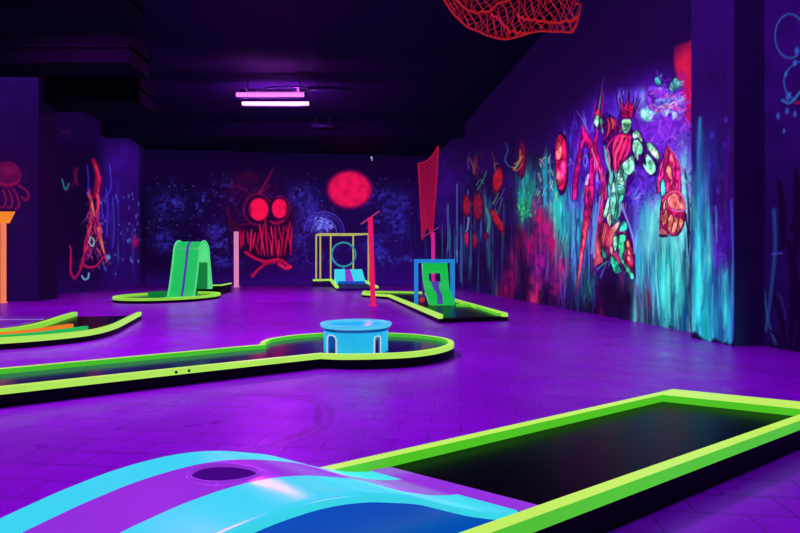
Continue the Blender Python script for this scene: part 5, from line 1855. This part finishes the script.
# ---- gate obstacle
gd = 7.25
gate = thing('gate_obstacle', 'blue square gate framing a wavy green ramp with a square window', 'minigolf obstacle', (0.47, gd, ZB))
xl_, xr_ = (416.2 - CX) / F * gd, (452.6 - CX) / F * gd
zt_ = CAMZ - (259.2 - CY) / F * gd
b = bmesh.new()
for x_ in (xl_, xr_):
    b2 = bmesh.new()
    add_bar(b2, (x_, gd, ZB + 0.001), (x_, gd, zt_ - 0.05), 0.055, 0.055)
    obj('post', b2, M_GATE, gate)
b.free()
b = bmesh.new()
add_bar(b, (xl_ - 0.0275, gd, zt_ - 0.025), (xr_ + 0.0275, gd, zt_ - 0.025), 0.055, 0.05)
obj('top_bar', b, M_GATE, gate)
# wavy ramp, from high at the back to the lane in front
NSEG = 24


def ramp_pt(f, s, dz=0.0):
    """f 0 top .. 1 foot, s 0 left .. 1 right"""
    d = 7.46 - 0.62 * f - 0.05 * math.sin(f * math.pi * 2)
    yy = 263.4 + (304.9 - 263.4) * (f ** 0.94)
    xa = np.interp(f, [0, 0.35, 0.6, 0.85, 1], [421.6, 422.4, 424.4, 427, 429])
    xb = np.interp(f, [0, 0.35, 0.6, 0.85, 1], [447.4, 448.4, 449.4, 453.4, 455])
    q = P(xa + (xb - xa) * s, yy, d)
    return Vector((q.x, q.y + dz, max(q.z, ZB + 0.014)))


b = bmesh.new()
ncol = 20
keep = {}
for i in range(NSEG):
    for j in range(ncol):
        fc_, sc_ = (i + 0.5) / NSEG, (j + 0.5) / ncol
        if 0.22 < fc_ < 0.42 and 0.25 < sc_ < 0.70:
            continue
        vs = []
        for (a, c) in ((i, j), (i + 1, j), (i + 1, j + 1), (i, j + 1)):
            if (a, c) not in keep:
                keep[(a, c)] = b.verts.new(ramp_pt(a / NSEG, c / ncol))
            vs.append(keep[(a, c)])
        b.faces.new(vs)
rp = obj('ramp_panel', b, M_PANEL, gate, smooth=True)
sol = rp.modifiers.new('thick', 'SOLIDIFY')
sol.thickness = 0.02
sol.offset = 0
b = bmesh.new()
prev = None
for k in range(15):
    f = 0.42 + 0.575 * k / 14
    cxs = np.interp(f, [0.42, 0.55, 0.75, 1.0], [0.47, 0.46, 0.52, 0.43])
    wd = np.interp(f, [0.42, 0.5, 0.7, 1.0], [0.19, 0.14, 0.10, 0.11])
    pa, pb = ramp_pt(f, cxs - wd, -0.014), ramp_pt(f, cxs + wd, -0.014)
    pa.z += 0.008
    pb.z += 0.008
    cur = (b.verts.new(pa), b.verts.new(pb))
    if prev:
        b.faces.new((prev[0], cur[0], cur[1], prev[1]))
    prev = cur
obj('wavy_stripe', b, M_STRIPE, rp, smooth=True)['label'] = 'violet wavy stripe'
for s in (0.08, 0.92):
    b = bmesh.new()
    p = ramp_pt(0.08, s)
    add_bar(b, (p.x, 7.52, ZB + 0.001), (p.x, 7.52, p.z), 0.04)
    obj('support', b, M_PURPD, gate)
# red ball resting by the gate's left post
bc = P(421.8, 300.6, 7.45)
b = bmesh.new()
bmesh.ops.create_uvsphere(b, u_segments=20, v_segments=12, radius=0.04)
for v_ in b.verts:
    k = 1 + 0.03 * math.sin(v_.co.x * 260) * math.sin(v_.co.y * 260) * math.sin(v_.co.z * 260)
    v_.co = v_.co * k + Vector((bc.x, bc.y, ZB + 0.0425))
tag(obj('golf_ball', b, neon('ball_red', (206, 50, 60), 0.6), None, True), 'small red ball beside the left post of the blue gate', 'ball')

# ---- hoop lane (raised, sloping)
hp = [P(337.2, 286.2, 12.0), P(331, 278.9, 14.4), P(313, 279.3, 14.4)]
hq = [P(377, 286.0, 12.0), P(363.5, 279.6, 14.4)]
hoopl = thing('minigolf_lane', 'raised lime edged lane in front of the red moon, carrying the hoop', 'minigolf lane', (-1.0, 13, 0), GROUP_LANE)
b = bmesh.new()
outl = [hp[0], hq[0], hq[1], P(370, 278.6, 14.9), P(312, 278.6, 14.9), hp[2], hp[1]]
def hoop_z(d_):
    return hp[0].z + (hp[1].z - hp[0].z) * (d_ - 12.0) / 2.4 - 0.05


lo = [b.verts.new((p.x, p.y, 0.001)) for p in outl]
hi = [b.verts.new((p.x, p.y, hoop_z(p.y))) for p in outl]
b.faces.new(hi)
b.faces.new(lo[::-1])
for i in range(len(outl)):
    b.faces.new((lo[i], lo[(i + 1) % len(outl)], hi[(i + 1) % len(outl)], hi[i]))
bmesh.ops.recalc_face_normals(b, faces=b.faces[:])
bmesh.ops.triangulate(b, faces=b.faces[:])
obj('base', b, plain('platform_violet', (60, 18, 120), 0.5, 0.3), hoopl)
for seq in ((hp[0], hp[1]), (hp[1], hp[2]), (hq[0], hq[1])):
    b = bmesh.new()
    add_bar(b, seq[0] - Vector((0, 0, 0.025)), seq[1] - Vector((0, 0, 0.025)), 0.07, 0.05)
    obj('rail', b, M_TOPF_LIT, hoopl)
# hoop obstacle: ramp + ring
hoop = thing('hoop_ramp', 'cyan and purple ramp with a teal hoop standing on it', 'minigolf obstacle', (P(349, 284, 12.4).x, 12.5, P(349, 284, 12.3).z))
strips = [(334.4, 345.0, 335.8, 345.2, M_CYAN, 'cyan stripe'), (345.0, 350.0, 345.2, 354.4, M_PURP, 'purple stripe'), (350.0, 362.0, 354.4, 365.8, M_CYAN, 'cyan stripe')]
for t0, t1_, b0_, b1_, mm, lb in strips:
    b = bmesh.new()
    ptop0, ptop1 = P(t0, 269.2, 13.9), P(t1_, 269.2, 13.9)
    pb0, pb1 = P(b0_, 282.8, 13.35), P(b1_, 282.8, 13.35)
    low = [Vector((p.x, p.y, hoop_z(p.y) + 0.004)) for p in (ptop0, ptop1, pb0, pb1)]
    vs = [b.verts.new(p) for p in (ptop0, ptop1, pb0, pb1)] + [b.verts.new(p) for p in low]
    for f in ((0, 1, 3, 2), (0, 4, 5, 1), (2, 3, 7, 6), (0, 2, 6, 4), (1, 5, 7, 3), (4, 6, 7, 5)):
        b.faces.new([vs[i] for i in f])
    bmesh.ops.recalc_face_normals(b, faces=b.faces[:])
    obj('ramp_strip', b, mm, hoop)['label'] = lb
b = bmesh.new()
pb0, pb1 = P(338.5, 284.0, 13.2), P(365, 284.0, 13.2)
pb0.z = pb1.z = hoop_z(13.2) + 0.045
add_bar(b, pb0, pb1, 0.12, 0.06)
obj('ramp_reflection', b, M_CYAN_SHADED, hoop)  # solid bar standing in for the ramp's reflection
hc = P(343.6, 254.4, 13.95)
hr = 11.9 / F * 13.95
b = bmesh.new()
add_tube(b, [hc + Vector((hr * math.cos(2 * math.pi * k / 48), 0, hr * math.sin(2 * math.pi * k / 48))) for k in range(48)], 0.022, 8, True)
obj('hoop', b, M_HOOP, hoop, smooth=True)
b = bmesh.new()
add_tube(b, [hc - Vector((0, 0, hr)), Vector((hc.x, hc.y, P(343.6, 269.6, 13.95).z - 0.02))], 0.022, 8)
obj('stem', b, M_HOOP, hoop, smooth=True)
# yellow cage frame
cage = thing('cage_frame', 'thin yellow open box frame around the teal hoop', 'frame', (P(342, 279, 13.8).x, 13.8, 0.15))
fd, bd = 14.1, 14.62
fz = CAMZ - (233.2 - CY) / F * fd
cw = 0.038
zb_ = P(342, 279.6, 14.3).z - 0.06


def cpx(x_, d):
    return (x_ - CX) / F * d


posts = [(cpx(320.3, fd), fd), (cpx(368.4, fd), fd), (cpx(316.2, bd), bd), (cpx(353.2, bd), bd), (cpx(330.7, bd), bd)]
for (x_, d) in posts:
    b = bmesh.new()
    zlow = hoop_z(d) + 0.003
    add_bar(b, (x_, d, zlow), (x_, d, fz), cw)
    obj('post', b, M_YELLOW, cage)
for a, c in ((0, 1), (2, 3), (0, 2), (1, 3)):
    b = bmesh.new()
    add_bar(b, (*posts[a], fz - 0.02), (*posts[c], fz - 0.02), cw)
    obj('top_bar', b, M_YELLOW, cage)


# ---- hole marker posts with tilted boards
def marker(name, label, base, top, w, board, mpost, mboard, w2=None, tilt_pts=None):
    t = thing(name, label, 'marker post', (base.x, base.y, 0), 'hole marker posts')
    b = bmesh.new()
    add_bar(b, (base.x, base.y, 0.004), (top.x, top.y, top.z), w, w * 0.8, w2=w2)
    obj('post', b, mpost, t)
    b = bmesh.new()
    k = 12
    lo = [b.verts.new((base.x + w * 0.95 * math.cos(2 * math.pi * i / k), base.y + w * 0.95 * math.sin(2 * math.pi * i / k), 0.001)) for i in range(k)]
    hi = [b.verts.new((v_.co.x, v_.co.y, 0.012)) for v_ in lo]
    b.faces.new(lo[::-1])
    b.faces.new(hi)
    for i in range(k):
        b.faces.new((lo[i], lo[(i + 1) % k], hi[(i + 1) % k], hi[i]))
    obj('foot_plate', b, mpost, t)
    b = bmesh.new()
    p = [Vector(q) for q in board]
    n = (p[1] - p[0]).cross(p[3] - p[0]).normalized() * 0.012
    vs = [b.verts.new(q) for q in p] + [b.verts.new(q + n) for q in p]
    for f in ((0, 1, 2, 3), (7, 6, 5, 4), (0, 4, 5, 1), (1, 5, 6, 2), (2, 6, 7, 3), (3, 7, 4, 0)):
        b.faces.new([vs[i] for i in f])
    bmesh.ops.recalc_face_normals(b, faces=b.faces[:])
    obj('board', b, mboard, t)
    return t


d = 7.43
e = P(361, 224.6, d), P(379.8, 211.4, d)
marker('marker_post', 'bright red post leaning slightly, with a thin tilted board, in front of the moon', G(373.2, 306.0), P(370.2, 217.6, d), 0.068, (e[0] + Vector((0, -0.04, 0)), e[1] + Vector((0, -0.04, 0)), e[1] + Vector((0, 0.04, 0)), e[0] + Vector((0, 0.04, 0))), M_RED, M_BOARDR)
d = 9.9
e = P(424.5, 236.5, d), P(439, 227.4, d)
marker('marker_post', 'magenta post behind the blue gate under the rose net', G(433.3, 296.1), P(433.0, 232.6, d), 0.064, (e[0] + Vector((0, -0.04, 0)), e[1] + Vector((0, -0.04, 0)), e[1] + Vector((0, 0.04, 0)), e[0] + Vector((0, 0.04, 0))), M_PINKB, M_BOARDR)
d = 14.2
marker('marker_post', 'pale pink post below the toothed monster', G(236.4, 287.1), P(236.2, 231.6, d), 0.105, (P(228, 229, d), P(238, 231.6, d), P(237.6, 222.5, d + 0.15), P(228, 219.5, d + 0.15)), M_PINK, M_BOARDD)
d = 8.05
marker('marker_post', 'orange post with an orange slanted board at the left edge', G(3.4, 302.9), P(3.4, 221.0, d), 0.058, (P(-9, 223.5, d - 0.08), P(9.6, 223.2, d - 0.08), P(15.2, 212.2, d + 0.12), P(-9, 212.2, d + 0.12)), M_ORANGE, M_BOARDO)


# ================================================================== NETS
def net_mesh(fn, nu, nv, r, diag=True):
    bm_ = bmesh.new()
    for i in range(nu + 1):
        u = i / nu
        add_tube(bm_, [fn(u + (0.5 / nu if diag and j % 2 else 0), j / nv) for j in range(nv + 1)], r, 4)
    for i in range(nu + 1):
        u = i / nu
        add_tube(bm_, [fn(u - (0.5 / nu if diag and j % 2 else 0), j / nv) for j in range(nv + 1)], r, 4)
    return bm_


nd = 4.3


def big_net(u, v):
    u = min(max(u, 0), 1)
    u0_, v0_ = u, v
    if 0 < v < 1:
        u = min(1, max(0, u + 0.014 * math.sin(v * 61 + u * 83)))
        v = min(1, v + 0.02 * math.sin(u * 97 + v * 31))
    # silhouette traced between its upper (out of view) and lower edge
    xs_ = 441 + 138 * u
    bot = np.interp(u, [0, 0.07, 0.19, 0.33, 0.48, 0.6, 0.72, 0.85, 0.96, 1.0], [-2, 12, 28, 36.5, 38, 36, 32, 30, 33, 20])
    yy = -26 + (bot + 26) * v
    yy += 1.6 * math.sin(u * 17 + v * 6) * v
    dep = nd + 0.25 * math.sin(u * 5.0) * v + 0.18 * math.sin(v * 9 + u * 6) + 0.25 * (1 - v)
    return P(xs_ + 2.0 * math.sin(v * 7 + u * 9), yy, dep)


net = thing('hanging_net', 'orange red fishing net sagging from the ceiling at the top edge', 'net', (P(510, 0, nd).x, nd, 2.5))
obj('netting', net_mesh(big_net, 32, 14, 0.0026), M_NET, net)


def fold(u, v, off):
    q = big_net(u, 0.55 + 0.18 * math.sin(u * 8 + off) + off * 0.12)
    return q + Vector((0, -0.06, 0))


b = bmesh.new()
for u0, u1, o_ in ((0.1, 0.55, 0.0), (0.34, 0.62, 2.6), (0.5, 0.85, -1.0), (0.55, 0.95, 1.6)):
    add_tube(b, [fold(u0 + (u1 - u0) * k / 20, 0, o_) for k in range(21)], 0.009, 5)
add_tube(b, [big_net(k / 40, 1.0) for k in range(41)], 0.007, 5)
obj('gathered_cord', b, M_NET, net)
b = bmesh.new()
for u in (0.02, 0.35, 0.7, 0.98):
    q = big_net(u, 0)
    add_tube(b, [q, Vector((q.x, q.y, H - 0.005))], 0.004, 4)
obj('suspension_cord', b, M_NET, net)

md = 11.6


def rose_net(u, v):
    u = min(max(u, 0), 1)
    xl0 = np.interp(v, [0, 0.3, 1], [418.2, 419.6, 422.2])
    xr0 = np.interp(v, [0, 0.3, 1], [438.2, 437.0, 432.0])
    yt_ = 163 - 17 * u + 5 * math.sin(u * math.pi)
    yb_ = 240 - 12 * math.sin(u * math.pi) ** 2
    return P(xl0 + (xr0 - xl0) * u, yt_ + (yb_ - yt_) * v, md + 0.14 * math.sin(u * 9.4) + 0.1 * math.sin(v * 3))


net2 = thing('hanging_net', 'narrow rose red net hanging straight down by the right wall corner', 'net', (P(428, 160, md).x, md, 1.2))
obj('netting', net_mesh(rose_net, 12, 34, 0.006), M_NET2, net2)
b = bmesh.new()
for u in (0.0, 1.0):
    add_tube(b, [rose_net(u, k / 20) for k in range(21)], 0.018, 5)
add_tube(b, [rose_net(k / 16, 0.0) for k in range(17)], 0.012, 5)
obj('edge_cord', b, M_NET2, net2)
b = bmesh.new()
for u in (0.0, 1.0):
    q = rose_net(u, 0)
    add_tube(b, [q, Vector((q.x, q.y, H - 0.005))], 0.003, 4)
obj('suspension_cord', b, M_BLACK, net2)

# ================================================================== CEILING LIGHT, PIPES
fx = thing('fluorescent_light', 'purple fluorescent twin tube light in wire guards under the ceiling', 'ceiling light', (P(272, 98, 9.9).x, 9.9, 3.6))
tubes = (((236.5, 93.6), (304.5, 95.8), 9.4, M_TUBE2, 0.036), ((242.5, 102.6), (309, 104.4), 9.85, M_TUBE, 0.030))
for (p0, p1, d, mm, r) in tubes:
    a, c = P(*p0, d), P(*p1, d)
    c.z = a.z = (a.z + c.z) / 2
    b = bmesh.new()
    add_tube(b, [a + (c - a) * k / 8 for k in range(9)], r, 14)
    tb_ = obj('tube', b, mm, fx, smooth=True)
    b = bmesh.new()
    n = 26
    for k in range(n):
        q = a + (c - a) * ((k + 0.5) / n)
        add_tube(b, [q + Vector((0, (r + 0.024) * math.cos(2 * math.pi * i / 12), (r + 0.024) * math.sin(2 * math.pi * i / 12))) for i in range(12)], 0.0045, 4, True)
    for ang in (0.5, 2.6, 4.2, 5.6):
        o_ = Vector((0, (r + 0.024) * math.cos(ang), (r + 0.024) * math.sin(ang)))
        add_tube(b, [a + o_, c + o_], 0.0035, 4)
    obj('wire_guard', b, M_DARKMETAL, tb_)
    for q, s in ((a, -1), (c, 1)):
        b = bmesh.new()
        add_tube(b, [q, q + Vector((0.05 * s, 0, 0))], r + 0.012, 14)
        obj('end_cap', b, M_DARKMETAL, tb_)
b = bmesh.new()
a, c = P(240, 90, 9.6), P(308, 90, 9.6)
add_box(b, (a.x, 9.58, 3.70), (c.x, 9.62, 3.73))
for x_ in (a.x + 0.15, c.x - 0.15):
    add_box(b, (x_ - 0.012, 9.37, 3.685), (x_ + 0.012, 9.88, 3.70))
    add_bar(b, (x_, 9.6, H), (x_, 9.6, 3.73), 0.012)
obj('housing', b, M_DARKMETAL, fx)
b = bmesh.new()
add_tube(b, [Vector(p) for p in cat([tuple(P(256, 89.5, 9.3)), tuple(P(280, 86.5, 9.3)), tuple(P(298, 86.8, 9.3)), tuple(P(309, 88.6, 9.3))], 6)], 0.012, 6)
obj('cable', b, M_PIPE, fx, smooth=True)
for p0, p1, d, lb in (((308, 88), (351, 89.5), 9.3, 'upper thin pipe beside the purple ceiling light'), ((311, 125.5), (334, 126), 12.0, 'lower short pipe to the right of the ceiling light')):
    a, c = P(*p0, d), P(*p1, d)
    b = bmesh.new()
    add_tube(b, [a, c], 0.035, 10)
    for q in (a + (c - a) * 0.2, a + (c - a) * 0.8):
        add_tube(b, [q, Vector((q.x, q.y, H - 0.002))], 0.012, 6)
    tag(obj('ceiling_pipe', b, M_PIPE, None, True), lb, 'pipe', 'ceiling pipes')
q = P(371.5, 157.5, 15.6)
b = bmesh.new()
bmesh.ops.create_uvsphere(b, u_segments=12, v_segments=8, radius=0.03)
for v_ in b.verts:
    v_.co = Vector((q.x, q.y, q.z)) + v_.co
add_tube(b, [Vector((q.x, q.y, q.z)), Vector((q.x, 16.02, q.z))], 0.012, 6)
tag(obj('indicator_lamp', b, neon('indicator', (190, 190, 240), 0.8), None, True), 'tiny pale indicator lamp high on the back wall above the moon', 'lamp')


# ================================================================== LIGHTS
def area(name, loc, rot, sx, sy, power, col):
    l = bpy.data.lights.new(name, 'AREA')
    l.shape = 'RECTANGLE'
    l.size, l.size_y = sx, sy
    l.energy = power
    l.color = col
    o = bpy.data.objects.new(name, l)
    o.location = loc
    o.rotation_euler = rot
    C.objects.link(o)
    return o


UV = (0.46, 0.012, 1.0)
UVP = (0.68, 0.03, 1.0)
area('uv_lamp_a', (-2.2, 3.3, H - 0.12), (0, 0, 0.1), 1.4, 0.25, 132, UVP)
area('uv_lamp_b', (-4.2, 6.2, H - 0.12), (0, 0, 0.1), 1.4, 0.25, 66, UVP)
area('uv_lamp_c', (1.5, 1.9, H - 0.12), (0, 0, 0.1), 1.4, 0.25, 46, UV)
area('uv_lamp_d', (0.2, 5.2, H - 0.12), (0, 0, 0.1), 1.4, 0.25, 14, UV)
area('uv_lamp_e', (P(275, 98, 9.6).x, 9.6, 3.4), (0, 0, 0), 1.3, 0.4, 62, UVP)
area('uv_lamp_f', (-2.6, 1.2, H - 0.12), (0, 0, 0.1), 1.4, 0.25, 34, UV)
for k in range(3):
    l = bpy.data.lights.new('tube_glow', 'POINT')
    l.energy = 40
    l.color = (0.62, 0.06, 1.0)
    l.shadow_soft_size = 0.05
    o = bpy.data.objects.new('tube_glow', l)
    o.location = (P(252 + 20 * k, 98, 9.6).x, 9.95, 3.45)
    C.objects.link(o)
